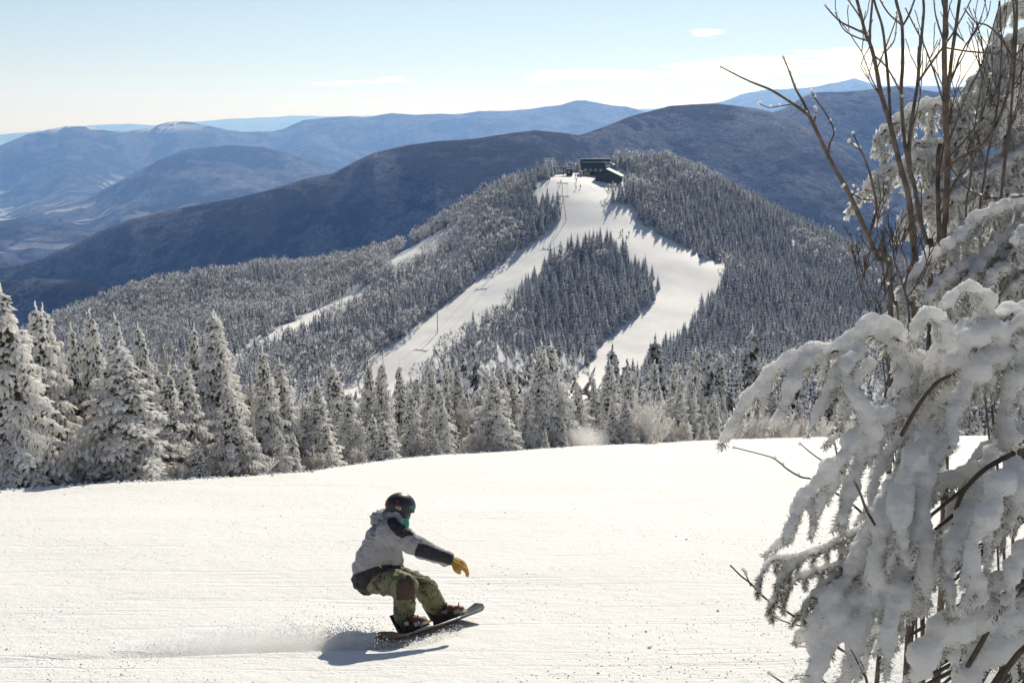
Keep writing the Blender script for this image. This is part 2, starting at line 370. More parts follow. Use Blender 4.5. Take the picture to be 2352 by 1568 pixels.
def mat_mount():
    m, t, b = mat('mountain_forest'); k = NT(t); ge = k.n('ShaderNodeNewGeometry'); g = ge.outputs['Position']
    flat = k.n('ShaderNodeMapping', {'Vector': g, 'Scale': (1, 1, 2.0)}).outputs[0]
    a = k.noise(flat, .0024, 6, .62, .7)            # conifer / hardwood belts
    c = k.noise(flat, .011, 5, .7)
    fine = k.noise(g, .11, 3, .75)
    con = k.ramp(k.math('ADD', a, k.math('MULTIPLY', k.math('SUBTRACT', c, .5), .7)), .48, .53)
    hard = k.mix(k.ramp(c, .35, .65), (.040, .045, .062), (.34, .34, .42))
    base = k.mix(con, hard, (.005, .008, .013))
    base = k.mix(k.ramp(fine, .38, .66), k.mix(.75, base, (.004, .005, .008)), base)
    # snow shows through in glades and open fields
    z = k.n('ShaderNodeSeparateXYZ', {0: g})
    sp = k.noise(flat, .0035, 4, .55, 1.2); sp2 = k.noise(flat, .00045, 2, .5)
    glade = k.math('MULTIPLY', k.ramp(k.noise(k.n('ShaderNodeMapping', {'Vector': g, 'Scale': (.35, 1.0, 1)}).outputs[0], .0046, 4, .5, .8), .56, .575), k.ramp(sp2, .36, .46))
    low = k.math('MULTIPLY', glade, k.ramp(z.outputs[2], -420, -560))
    # bare snowy summits
    top = k.math('MULTIPLY', k.ramp(z.outputs[2], -75, -20), k.ramp(k.noise(k.n('ShaderNodeMapping', {'Vector': g, 'Scale': (1, .25, 1)}).outputs[0], .006, 5, .6), .47, .52))
    ds = k.ramp(k.n('ShaderNodeVectorMath', {0: g}, operation='LENGTH').outputs['Value'], 11000, 12500)
    ds = k.math('MULTIPLY', ds, k.ramp(k.n('ShaderNodeVectorMath', {0: g}, operation='LENGTH').outputs['Value'], 19000, 17000))
    lf = k.ramp(z.outputs[0], -3000, -3600)
    top = k.math('MULTIPLY', k.math('MULTIPLY', top, ds), lf)
    sn = k.math('MAXIMUM', low, top)
    thin = k.math('MULTIPLY', k.ramp(k.noise(flat, .02, 4, .6), .52, .75), .16)
    base = k.mix(thin, base, (.5, .52, .55))
    base = k.mix(sn, base, (.8, .82, .84))
    t.links.new(base, b.inputs['Base Color']); b.inputs['Roughness'].default_value = .95; b.inputs['Specular IOR Level'].default_value = .05
    hb = k.math('ADD', k.noise(g, .035, 4, .65), k.math('MULTIPLY', k.noise(g, .16, 3, .7), .35))
    t.links.new(k.bump(hb, 1.0, 28), b.inputs['Normal'])
    return m
tag(obj('mountains', npmesh('mountains', np.stack([XX, YY, Hm], -1).reshape(-1, 3), f, [mat_mount()], None, True)), kind='structure')

# ------------------------------------------------------------------ the air
def haze():
    x0, x1, y0, y1, z0, z1 = -30000, 30000, -120, 45500, -1200, 1050
    mb = MB(); mb.box(((x0 + x1) / 2, (y0 + y1) / 2, (z0 + z1) / 2), (x1 - x0, y1 - y0, z1 - z0))
    m = bpy.data.materials.new('haze'); m.use_nodes = True; t = m.node_tree; t.nodes.clear()
    o = t.nodes.new('ShaderNodeOutputMaterial'); v = t.nodes.new('ShaderNodeVolumePrincipled')
    v.inputs['Color'].default_value = HAZE_COL; v.inputs['Density'].default_value = HAZE_D; v.inputs['Absorption Color'].default_value = (1, 1, 1, 1); v.inputs['Anisotropy'].default_value = HAZE_G
    t.links.new(v.outputs[0], o.inputs['Volume'])
    tag(mb.build('haze', m), kind='stuff')
HAZE_COL = (.22, .44, 1.0, 1); HAZE_D = 6.5e-5; HAZE_G = .35
haze()

# ------------------------------------------------------------------ firs
M['frost'] = mat_frost('rime_on_needles', (.97, .96, .94), (.66, .64, .60), .20, .42, 2.6, 14, .5)
M['frost_far'] = mat_frost('rime_on_far_needles', (.95, .95, .96), (.035, .04, .04), .36, .56, 1.1, 6, .5)
M['needle'] = simple('fir_needles', (.030, .038, .022), .8, .4, 6)
M['needle_grey'] = simple('fir_needles_grey', (.055, .058, .042), .85, .5, 9)
M['bark'] = simple('fir_bark', (.12, .095, .075), .9, .35, 14, bump=.6, bdist=.01)
M['rime_twig'] = mat_frost('rime_on_twigs', (.92, .91, .89), (.60, .57, .53), .25, .48, 5, 30)
M['bush_twig'] = mat_frost('rime_on_bare_twigs', (.90, .89, .87), (.50, .46, .42), .34, .60, 3, 30)
M['dead'] = simple('dead_wood', (.36, .32, .28), .9, .3, 9, bump=.6, bdist=.01)

def lozenges(c, ax, up, ln, wd, ht):
    """c,ax,up (n,3); returns verts (n*6,3), tris (n*8,3): a small drop-shaped clump around each centre"""
    n = len(c); sd_ = np.cross(ax, up); sd_ /= np.linalg.norm(sd_, axis=1)[:, None] + 1e-9; u2 = np.cross(sd_, ax)
    ln, wd, ht = [np.broadcast_to(np.asarray(q, float), (n,))[:, None] for q in (ln, wd, ht)]
    v = np.stack([c - ax * ln * .5, c + ax * ln * .5, c + sd_ * wd * .5 + ax * ln * .12, c - sd_ * wd * .5 - ax * ln * .08, c + u2 * ht * .6, c - u2 * ht * .4], 1)
    f = np.array([(0, 4, 2), (0, 3, 4), (0, 2, 5), (0, 5, 3), (1, 2, 4), (1, 4, 3), (1, 5, 2), (1, 3, 5)])
    return v.reshape(-1, 3), (f[None] + np.arange(n)[:, None, None] * 6).reshape(-1, 3)

def fir_crown(seed, h=5.0, rad=1.2, nb=130, clump=.10, twn=5, bare=.0, droop=.45, bend=.0, gap=.0):
    rng = np.random.RandomState(seed)
    C = []; A = []; S_ = []; K = []        # clump centre, axis, size, kind(0 rime,1 dark needle, also painted shade near the trunk)
    z0s = .06 * h + (h * .93) * (np.arange(nb) / nb) ** .92
    side = rng.uniform(0, 6.28); azs_ = np.arange(nb) * 2.4 + rng.uniform(-.5, .5, nb)
    for z0, a in zip(z0s, azs_):
        t = z0 / h
        L = rad * (1 - t) ** .98 * rng.uniform(.55, 1.15) * (1 + .18 * math.cos(a - side)) + .05 * (h / 5)
        if t > .05 and rng.rand() < gap: L *= rng.uniform(.25, .6)
        if t < .16: L *= .75 + 1.5 * t
        d = np.array([math.cos(a), math.sin(a), 0]); s_ = np.array([-d[1], d[0], 0])
        rise = .35 * (t - .35) - .05; dr = droop * (1 - t) * rng.uniform(.6, 1.3) + .1
        n = max(2, int(L / (clump * .95)))
        ss = (np.arange(n) + .6) / n
        ax = d[None] * (ss * L)[:, None] + np.array([0, 0, 1])[None] * (z0 + rise * ss * L - dr * ss ** 2 * L)[:, None]
        dirv = d[None] + np.array([0, 0, 1])[None] * (rise - 2 * dr * ss)[:, None]; dirv /= np.linalg.norm(dirv, axis=1)[:, None]
        C.append(ax + rng.normal(0, .012, ax.shape)); A.append(dirv); S_.append(np.stack([np.full(n, clump * 1.7), clump * rng.uniform(.7, 1.15, n), clump * rng.uniform(.45, .8, n)], 1)); K.append((ss < .2).astype(float))  # inner clumps coloured dark: shade between the boughs put into the colour
        C.append(ax - [0, 0, clump * .45]); A.append(dirv * .6 - [0, 0, .8]); S_.append(np.stack([np.full(n, clump * 1.3), np.full(n, clump * .8), np.full(n, clump * .5)], 1)); K.append((rng.rand(n) < np.where(ss < .35, .6, .15)).astype(float))
        for sg in (-1, 1):
            tl = L * .42 * (1.05 - ss) * np.minimum(1, ss * 3.5 + .25) * rng.uniform(.7, 1.2, n) + clump * .5
            m = np.maximum(1, np.round(tl / (clump * .85)).astype(int))
            for j in range(n):
                q = (np.arange(m[j]) + .8) / m[j] * tl[j]
                td = s_ * sg * .82 + d * .62; td = td / np.linalg.norm(td)
                pc = ax[j][None] + td[None] * q[:, None] - np.array([0, 0, 1])[None] * (q ** 2 * 1.1 / (L * .5 + .1) + .12 * q)[:, None]
                dd = np.repeat((td - np.array([0, 0, .35 + .4 * rng.rand()]))[None], m[j], 0); dd /= np.linalg.norm(dd, axis=1)[:, None]
                dd = dd + rng.normal(0, .18, dd.shape)
                C.append(pc + rng.normal(0, .015, pc.shape)); A.append(dd); S_.append(np.stack([clump * rng.uniform(1.1, 1.9, m[j]), clump * rng.uniform(.55, 1.0, m[j]), clump * rng.uniform(.35, .75, m[j])], 1)); K.append((rng.rand(m[j]) < (bare if ss[j] > .3 else .35)).astype(float))
                C.append(pc - [0, 0, clump * .45]); A.append(dd * .6 - [0, 0, .8]); S_.append(np.stack([clump * 1.25 + 0 * q, clump * .7 + 0 * q, clump * .45 + 0 * q], 1)); K.append((rng.rand(m[j]) < (.17 if ss[j] > .3 else .5)).astype(float))
    nt_ = 11
    C.append(np.stack([rng.normal(0, .012, nt_), rng.normal(0, .012, nt_), np.linspace(h * .9, h * 1.03, nt_)], 1)); A.append(np.repeat([[.05, 0, 1.]], nt_, 0)); S_.append(np.stack([np.full(nt_, clump * 1.2), np.linspace(clump, clump * .35, nt_), np.linspace(clump, clump * .35, nt_)], 1)); K.append(np.zeros(nt_))
    C = np.concatenate(C); A = np.concatenate(A); S_ = np.concatenate(S_); K = np.concatenate(K)
    A /= np.linalg.norm(A, axis=1)[:, None]
    up = np.array([[0, 0, 1.]]) + rng.normal(0, .22, C.shape)
    v, f = lozenges(C, A, up, S_[:, 0], S_[:, 1], S_[:, 2])
    v[:, 0] += bend * (v[:, 2] / h) ** 2 * h
    return v, f, np.repeat(K.astype(int), 8)
FIRS = []
def fir_proto(*a, mats=None, **k):
    v, f, mi = fir_crown(*a, **k)
    crown = npmesh('crown', v, f, mats or [M['frost'], M['needle_grey']], mi)
    h = k.get('h', 5.0); mb = MB(); zz_ = np.linspace(-.6, h * .96, 9)
    mb.tube([(k.get('bend', 0) * (max(z, 0) / h) ** 2 * h + .01 * math.sin(z * 3), .01 * math.cos(z * 2.3), z) for z in zz_], np.linspace(.02 * h, .004 * h, 9), 7)
    return crown, mb.mesh('trunk', M['bark'], True)
FIRS.append(fir_proto(1, rad=1.45, nb=140, clump=.12))
FIRS.append(fir_proto(2, rad=1.6, nb=130, clump=.13, droop=.55, gap=.08))
FIRS.append(fir_proto(3, rad=1.3, nb=135, clump=.115, droop=.35, bend=.02))
FIRS.append(fir_proto(4, rad=1.5, nb=120, clump=.13, gap=.25, droop=.5))
FIRS.append(fir_proto(5, rad=1.5, nb=150, clump=.115, droop=.4, bend=-.02, gap=.1))
FIRS.append(fir_proto(6, rad=1.3, nb=90, clump=.12, gap=.35, droop=.3, bare=.25))
SMALL = [fir_proto(11, h=5.0, rad=1.5, nb=70, clump=.17, droop=.4), fir_proto(12, h=5.0, rad=1.6, nb=60, clump=.19, droop=.5, gap=.15)]

def place_fir(proto, x, y, z, h, w, rz, label, group, cat='fir'):
    e = empty('fir_tree', (x, y, z), rz); s = h / 5.0
    e.scale = (s * w, s * w, s)
    tag(e, label, cat, group)
    obj('crown', proto[0], e); obj('trunk', proto[1], e)
    return e
random.seed(5)
# tips traced: px, py, metres behind the piste edge, crown width (1 = slim), prototype, label
BELT = [
 (0,668,1.5,1.15,1,'snow-crusted fir cut by the left picture edge above a white bush'),
 (82,708,2.5,.95,0,'frosted fir with a forked white tip, right of the leftmost fir'),
 (97,713,4.0,1.0,4,'frosted fir standing right behind the fork-tipped fir near the left picture edge'),
 (163,753,3.5,.62,5,'thin dark-stemmed sparse fir between the fork-tipped fir and a tall white spire'),
 (209,720,3.5,.80,2,'slender pure white fir spire left of the widest fir at the piste edge'),
 (264,733,5.5,.75,0,'slender frosted fir showing just behind the tip of the widest fir'),
 (274,795,1.2,1.55,1,'widest fir of the row, long layered white boughs reaching down to the piste'),
 (324,753,5.0,.78,2,'slim frosted fir right behind the widest fir, left of the pale dead snag'),
 (440,756,5.5,.66,2,'narrow frosted fir spire just left of the tallest full fir in the left group'),
 (482,727,4.0,1.12,4,'tallest full fir right of the snag, dense even white cone'),
 (498,735,6.0,.9,0,'frosted fir half hidden behind the tall even cone right of the snag'),
 (425,843,2.6,1.0,1,'low frosted fir filling the gap under the narrow spire right of the snag'),
 (386,862,1.8,1.1,3,'low ragged fir below the broken pale snag'),
 (525,885,1.2,1.15,3,'ragged fir in front of the tall even cone'),
 (603,807,3.0,.85,0,'pointed white fir with a bare stick beside it, right of the even cone'),
 (641,831,3.6,1.0,1,'frosted fir with a bare dead top, right neighbour of the pointed white fir'),
 (642,994,.9,1.0,3,'knee-high snowy fir at the foot of the dead-topped fir'),
 (672,996,1.0,.9,6,'small round fir bending over the piste edge beside the knee-high fir'),
 (729,881,2.4,1.05,4,'broad frosted fir with a slanting brown stick in front, left of the blunt fir'),
 (762,840,6.5,1.15,3,'blunt-topped greyish fir below the foot of the left ski trail'),
 (748,975,1.0,.95,6,'small fir crowding the snow edge below the fir with the slanting stick'),
 (847,838,5.5,.72,0,'narrow fir with a bluish shaded side in front of the left ski trail'),
 (876,835,4.2,.88,2,'bright narrow fir in the middle of the left ski trail foot'),
 (916,839,9.0,.8,5,'dark green thinly frosted fir at the right side of the left ski trail foot'),
 (855,956,1.5,.95,6,'small fir under the bright narrow fir'),
 (882,968,.9,1.3,7,'low spreading fir of fine white twigs on the piste edge under the bright narrow fir'),
 (942,900,3.2,.95,3,'frosted fir right of the low spreading fir, below the dark green fir'),
 (956,868,8.0,.85,0,'distant small fir tip between the dark green fir and a tall pair'),
 (993,842,5.5,.85,4,'tall frosted fir, left of a cluster of three close spires'),
 (1010,893,1.4,.88,1,'full white fir in front of the three close spires'),
 (1021,847,7.0,.62,2,'left spire of the cluster of three close frosted spires'),
 (1033,842,8.5,.6,0,'middle spire of the cluster of three close frosted spires'),
 (1049,836,7.8,.8,4,'right and bluest spire of the cluster of three close frosted spires'),
 (990,976,.7,1.0,6,'bright waist-high fir standing alone out on the snow edge left of centre'),
 (1075,1012,.6,.7,7,'ankle-high fir sapling at the edge, left of the perfect white cone'),
 (1060,1006,.8,.7,6,'tiny white fir sapling beside the ankle-high one'),
 (1137,862,1.0,1.22,4,'perfect symmetrical white cone-shaped fir right down on the piste edge'),
 (1147,828,4.5,.85,0,'frosted fir peeping over the symmetrical cone-shaped fir'),
 (1168,850,6.0,1.0,1,'greyer fir at the right shoulder of the symmetrical cone-shaped fir'),
 (1212,898,2.5,.75,3,'ragged half-sized fir between the symmetrical cone and the tallest central fir'),
 (1244,791,3.2,.95,0,'left of the two tallest central firs, heavy with snow'),
 (1265,793,3.6,1.1,1,'right of the two tallest central firs, heavy with snow'),
 (1252,982,.8,.7,7,'little bright fir at the feet of the tallest central firs'),
 (1293,962,1.2,.8,6,'small pointed fir right of the tallest central firs, by the blowing snow'),
 (1327,878,3.4,.95,3,'grey frosted fir at the foot of the right ski trail'),
 (1363,867,5.0,.8,5,'sparse fir in front of the right ski trail foot'),
 (1400,833,6.0,1.05,3,'dark topped fir sticking up against the white right ski trail'),
 (1442,847,8.0,.85,0,'fir at the right side of the right ski trail foot'),
 (1408,918,2.4,.8,4,'small cone fir below the dark topped fir'),
 (1436,917,2.0,.95,1,'snowy fir left of the white bare bush'),
 (1501,832,9.0,.95,4,'tidy bright fir spire behind the white bare bush'),
 (1515,893,4.0,.9,3,'warm-white shaggy fir right of the white bare bush'),
 (1549,838,10.0,.8,2,'grey spire with a dark foot right of the tidy bright spire'),
 (1560,868,4.5,.82,4,'tall slim fir with dark layered boughs at the edge, right half of the row'),
 (1588,858,6.5,.75,0,'slim fir just right of the one with dark layered boughs'),
 (1592,805,16.0,.95,4,'large grey fir rising well above the row, right of centre'),
 (1653,816,20.0,1.0,3,'big shaggy fir rising behind the row, left of the near snowy bough tip'),
 (1701,850,16.0,.55,5,'thin pole-like fir behind the row above the near snowy bough tip'),
 (1749,830,22.0,.55,2,'thin pole-like fir showing over the near snowy bough'),
 (1639,905,4.0,.85,1,'frosted fir above the blue shadows at the edge'),
 (1616,953,1.5,.9,6,'low fir beside the blue shadows on the piste edge'),
 (1575,960,1.4,1.0,6,'low grey fir left of the blue shadows on the piste edge'),
 (1661,910,6.0,.8,0,'small fir just left of the near bough tip'),
 (1700,898,9.0,.75,4,'slim fir right behind the near bough tip'),
 (1740,930,5.0,1.0,3,'low shaggy fir seen under the near snowy bough'),
 (1790,925,7.0,.9,5,'sparse fir seen under the arch of the near snowy bough'),
 (1835,915,9.0,.9,0,'fir seen between two hanging lobes of the near snowy bough'),
 (1880,925,8.0,1.0,3,'fir seen right of the hanging lobes of the near snowy bough'),
 (450,1010,.8,1.1,7,'low snowy fir on the edge right of the widest fir'),
 (580,1000,.8,1.0,6,'low snowy fir on the edge left of the knee-high one'),
 (545,960,1.6,1.1,7,'rounded low fir loaded with snow in front of the bare pale stick'),
 (1350,985,1.2,1.0,7,'low fir behind the blowing snow'),
 (1385,975,1.6,1.0,6,'low fir at the right end of the blowing snow'),
 (1475,985,1.2,1.0,7,'low fir under the white bare bush'),
 (700,930,3.0,.9,2,'frosted fir behind the small bent fir left of the slanting stick'),
 (800,905,4.0,1.0,1,'frosted fir between the blunt-topped fir and the bluish narrow one'),
 (1100,905,4.5,.9,3,'frosted fir left behind the symmetrical cone-shaped fir'),
 (1185,960,1.5,.8,6,'low fir tucked against the right foot of the symmetrical cone-shaped fir'),
]
ALLP = FIRS + SMALL
belt_xy = []
def px_y(px, off):
    Y = float(np.interp(px, EDGE_PX, EDGE_Y)) + off
    return Y
for i, (px, py, off, w, pr, lab) in enumerate(BELT):
    Y = px_y(px, off); p = P(px, py, Y); g = gz(p.x, Y) - .06; h = p.z - g
    wf = 1.16 * w * (1.0 if h > 2.2 else 1.15)
    place_fir(ALLP[pr % 8], p.x, Y, g, h, wf * (4.6 / max(h, 2.2)) ** .25, random.uniform(0, 6.28), lab, 'snow-crusted firs along the edge of the piste')
    belt_xy.append((p.x, Y))
# second line of firs closing the gaps
random.seed(9)
def zone(px):
    return ('behind the row in the left third' if px < 780 else 'behind the row in the middle third' if px < 1400 else 'behind the row in the right third')
for i in range(74):
    px = -60 + (i + random.random()) * 2010 / 74.; off = random.uniform(5, 15)
    top = np.interp(px, [0, 300, 500, 620, 900, 1200, 1500, 1750, 1950], [800, 850, 850, 900, 915, 905, 905, 905, 925]) + random.uniform(-12, 45)
    Y = px_y(px, off); p = P(px, top, Y); g = gz(p.x, Y) - .05
    place_fir(FIRS[random.randrange(6)], p.x, Y, g, p.z - g, random.uniform(.85, 1.15), random.uniform(0, 6.28),
              'frosted fir filling a gap ' + zone(px), 'gap-filling firs behind the piste edge, ' + zone(px).split(' in ')[1])
    belt_xy.append((p.x, Y))

# ------------------------------------------------------------------ the wood on the middle hill
TRAILS = [
 [(1215,428),(1290,400),(1330,385),(1440,398),(1440,410),(1395,425),(1378,475),(1440,492),(1530,545),(1600,590),(1662,603),(1650,640),(1612,680),(1572,730),(1500,792),(1440,850),(1405,890),(1380,960),(1280,960),(1300,886),(1370,805),(1430,745),(1500,692),(1519,645),(1503,600),(1450,560),(1395,520),(1330,512),(1295,545),(1245,590),(1190,640),(1120,700),(1065,745),(1005,800),(965,850),(935,885),(900,960),(740,960),(800,895),(860,830),(960,750),(1060,668),(1160,598),(1290,508),(1283,470),(1286,445),(1250,432)],
 [(480,850),(530,815),(640,755),(720,712),(790,680),(835,650),(848,662),(780,706),(700,742),(620,778),(560,818),(500,860)],
 [(898,622),(886,604),(930,575),(985,548),(1040,520),(1042,528),(990,560),(955,588),(925,610)],
 [(1385,470),(1440,465),(1475,500),(1440,500)], [(0,0),(1,0),(1,1)], [(1268,378),(1440,372),(1440,412),(1268,412)]]
def inpoly(x, y, poly):
    r = np.zeros(len(x), bool); n = len(poly)
    for i in range(n):
        x1, y1 = poly[i]; x2, y2 = poly[(i + 1) % n]
        if y1 == y2: continue
        c = ((y1 > y) != (y2 > y)) & (x < (x2 - x1) * (y - y1) / (y2 - y1) + x1); r ^= c
    return r
rng = np.random.RandomState(77)
sp = 3.0
gx, gy = np.meshgrid(np.arange(-330, 331, sp), np.arange(66, 720, sp))
gx = (gx + rng.uniform(-1.1, 1.1, gx.shape)).ravel(); gy = (gy + rng.uniform(-1.1, 1.1, gy.shape)).ravel()
k = (np.abs(gx) < gy * .46 + 12) & (gy > edge_y(gx, gy) + 16)
gx, gy = gx[k], gy[k]; gzz = ground(gx, gy, False)
th = rng.uniform(4.6, 8.6, len(gx)) * (1 + .25 * fbm(gx / 30, gy / 30, 3, 4))
hard = (fbm(gx / 26, gy / 26, 3, 15) + np.where(gx < 5, .12, -.38) + np.where(gx < -70, .1, 0) + rng.uniform(-.38, .38, len(gx))) > .10
b0 = proj(gx, gy, gzz); b1 = proj(gx, gy, gzz + th * .6); b2 = proj(gx, gy, gzz + th * .95); b3 = proj(gx, gy, gzz + th * .3)
bad = np.zeros(len(gx), bool)
for q_, pl in enumerate(TRAILS): bad |= (inpoly(b0[0], b0[1], pl) | inpoly(b3[0], b3[1], pl) | ((inpoly(b1[0], b1[1], pl) & (rng.rand(len(gx)) < (1.1 if q_ in (1, 2) else 1.1))) | ((inpoly(b2[0], b2[1], pl) & ((rng.rand(len(gx)) < .75) | (gy < 340))) if q_ not in (1, 2) else False)))
bad &= gy > 110
bad &= ~(inpoly(b0[0], b0[1], TRAILS[5]) & (gy > 596))
far = gy > 690
# hidden far side beyond the summit ridge: keep only a couple of rows behind the crest
keep = ~bad & ~far
gx, gy, gzz, th, hard = [q[keep] for q in (gx, gy, gzz, th, hard)]
b1 = proj(gx, gy, gzz + th)
# cull trees that terrain hides completely (far side)
vis = np.ones(len(gx), bool)
for t_ in np.linspace(.35, .97, 26):
    xs_, ys_ = gx * t_, gy * t_
    zr = (gzz + th) * t_
    vis &= (ground(xs_, ys_, False) < zr + 9) | (ys_ < 70)
gx, gy, gzz, th, hard = [q[vis] for q in (gx, gy, gzz, th, hard)]
print('forest trees', len(gx), 'hardwood', int(hard.sum()))
def far_fir(seed):
    r_ = np.random.RandomState(seed); V = []; F = []; K = []; n = 0
    wh = 9
    for w in range(wh):
        t = (w + .3) / wh; z = .06 + .92 * t; L = .27 * (1 - t) ** .85 + .02; nf = 7 if w < 6 else 5; a0 = r_.rand() * 6
        for q in range(nf):
            a = a0 + q * 6.283 / nf + r_.uniform(-.25, .25); l = L * r_.uniform(.65, 1.2); dz = l * r_.uniform(.25, .6)
            d = np.array([math.cos(a), math.sin(a), 0]); s_ = np.array([-d[1], d[0], 0]); wdt = l * r_.uniform(.3, .46)
            root = np.array([0, 0, z + .055 * (1 - t) + .012]); tip = d * l + [0, 0, z - dz]
            mid = (root + tip) / 2 + [0, 0, l * .12]
            V += [root, mid + s_ * wdt - [0, 0, l * .12], tip, mid - s_ * wdt - [0, 0, l * .12], mid]; F += [(n, n + 1, n + 4), (n + 1, n + 2, n + 4), (n + 2, n + 3, n + 4), (n + 3, n, n + 4)]; K += [0] * 4; n += 5
    for q in range(5):       # dark core
        a, b = q * 6.283 / 5, (q + 1) * 6.283 / 5
        V += [np.array([math.cos(a) * .11, math.sin(a) * .11, .03]), np.array([math.cos(b) * .11, math.sin(b) * .11, .03]), np.array([0, 0, .93])]; F += [(n, n + 1, n + 2)]; K += [1]; n += 3
    for q in range(3):
        a, b = q * 2.094, (q + 1) * 2.094
        V += [np.array([math.cos(a) * .014, math.sin(a) * .014, .88]), np.array([math.cos(b) * .014, math.sin(b) * .014, .88]), np.array([0, 0, 1.02])]; F += [(n, n + 1, n + 2)]; K += [0]; n += 3
    return np.array(V), np.array(F), np.array(K)
def far_hard(seed):
    r_ = np.random.RandomState(seed); n = 95
    p = r_.normal(0, 1, (n, 3)); p /= np.linalg.norm(p, axis=1)[:, None]; p *= r_.uniform(.55, 1.0, n)[:, None] ** .6
    c = p * [.33, .33, .36] + [0, 0, .60]
    V = []; F = []
    for i in range(n):
        o = p[i] / np.linalg.norm(p[i]); a = np.cross(o, r_.normal(0, 1, 3)); a /= np.linalg.norm(a); s = r_.uniform(.035, .075)
        # thin upright sprays
        tip = c[i] + (o * .9 + np.array([0, 0, .9])) * s * 1.3
        V += [c[i] - a * s * .55, c[i] + a * s * .55, tip]; F.append((3 * i, 3 * i + 1, 3 * i + 2))
    m = 3 * n; K = [0] * n
    for q in range(4):
        a, b = q * 1.571, (q + 1) * 1.571
        V += [(math.cos(a) * .02, math.sin(a) * .02, -.02), (math.cos(b) * .02, math.sin(b) * .02, -.02), (0, 0, .8)]; F.append((m, m + 1, m + 2)); K.append(1); m += 3
    for q in range(10):      # limbs
        a = r_.rand() * 6.28; e = np.array([math.cos(a) * .25, math.sin(a) * .25, r_.uniform(.5, .85)]); z = r_.uniform(.1, .35)
        V += [(0, 0, z), (.015, .01, z - .02), tuple(e)]; F.append((m, m + 1, m + 2)); K.append(2); m += 3
    return np.array(V), np.array(F), np.array(K)
M['frost_hard'] = mat_frost('rime_on_hardwood_twigs', (.88, .89, .91), (.04, .044, .05), .40, .62, .7, 5, .35)
FARF = [far_fir(s) for s in (1, 2, 3, 4, 5)]; FARH = [far_hard(s) for s in (21, 22, 23)]
sz = th / gy; pxs = CX + FPX * gx / (gy * 1.02)
near_edge = np.zeros(len(gx), bool)
order = np.argsort(-sz + np.where((pxs < 560) | (pxs > 1990), 9, 0) + np.where(hard, 9, 0)); ind = order[:138]
isind = np.zeros(len(gx), bool); isind[ind] = True
def bake(kind_list, sel, name, mats, label):
    V = []; F = []; K = []; n = 0; idx = np.where(sel)[0]; which = rng.randint(0, len(kind_list), len(idx))
    for w, (v, f_, k_) in enumerate(kind_list):
        ids = idx[which == w]
        if not len(ids): continue
        a = rng.uniform(0, 6.28, len(ids)); c, s = np.cos(a), np.sin(a); h = th[ids]; wd = h * rng.uniform(.85, 1.2, len(ids))
        x = (v[None, :, 0] * c[:, None] - v[None, :, 1] * s[:, None]) * wd[:, None] + gx[ids][:, None]
        y = (v[None, :, 0] * s[:, None] + v[None, :, 1] * c[:, None]) * wd[:, None] + gy[ids][:, None]
        z = v[None, :, 2] * h[:, None] + gzz[ids][:, None] - .1
        V.append(np.stack([x, y, z], -1).reshape(-1, 3)); F.append((f_[None] + np.arange(len(ids))[:, None, None] * len(v)).reshape(-1, 3) + n); K.append(np.tile(k_, len(ids))); n += len(ids) * len(v)
    o = obj(name, npmesh(name, np.concatenate(V), np.concatenate(F), mats, np.concatenate(K)))
    return tag(o, label, 'forest', kind='stuff')
bake(FARF, ~hard & ~isind, 'fir_forest', [M['frost_far'], M['needle']], 'frost-dusted firs covering the middle hill around the ski trails')
bake(FARH, hard & ~isind, 'hardwood_forest', [M['frost_hard'], M['bark'], M['frost_hard']], 'rounded bare hardwoods grey with rime among the firs of the middle hill')
MIDF = [fir_proto(31, rad=1.0, nb=56, clump=.21, droop=.4, mats=[M['frost_far'], M['needle']]), fir_proto(32, rad=1.1, nb=60, clump=.20, droop=.5, gap=.1, mats=[M['frost_far'], M['needle']])]
for q, i in enumerate(ind):
    zn = 'left of the left ski trail' if pxs[i] < 840 else 'between the feet of the two ski trails' if pxs[i] < 1320 else 'right of the foot of the right ski trail'
    place_fir(MIDF[q % 2], gx[i], gy[i], gzz[i] - .1, th[i], rng.uniform(.85, 1.15), rng.uniform(0, 6.28),
              'small grey fir beyond the piste edge, ' + zn, 'frosted firs in the hollow beyond the piste, ' + zn)

# ------------------------------------------------------------------ bare frosted bushes, snags
def grow_twigs(mb, base, dirv, L, r, depth, rnd, spread=.5, kids=3, gravity=.0, m=0, minr=.002, up=.15, k=4):
    n = 4; pts = [Vector(base)]; d = Vector(dirv).normalized()
    for i in range(n):
        d = (d + Vector((rnd.gauss(0, .13), rnd.gauss(0, .13), rnd.gauss(0, .08) + up * .3 - gravity))).normalized()
        pts.append(pts[-1] + d * (L / n))
    mb.tube(pts, np.linspace(r, max(minr, r * .55), n + 1), k if r < .02 else 6, m, cap=False)
    if depth <= 0: return
    for q in range(kids + (rnd.random() < .5)):
        i = rnd.randint(1, n); b = pts[i]
        ax = Vector((rnd.gauss(0, 1), rnd.gauss(0, 1), rnd.gauss(0, .5) + up)).normalized()
        nd = (d * (1.05 - spread) + ax * spread + Vector((0, 0, up))).normalized()
        grow_twigs(mb, b, nd, L * rnd.uniform(.5, .75), max(minr, r * .58), depth - 1, rnd, spread, kids, gravity, m, minr, up, k)
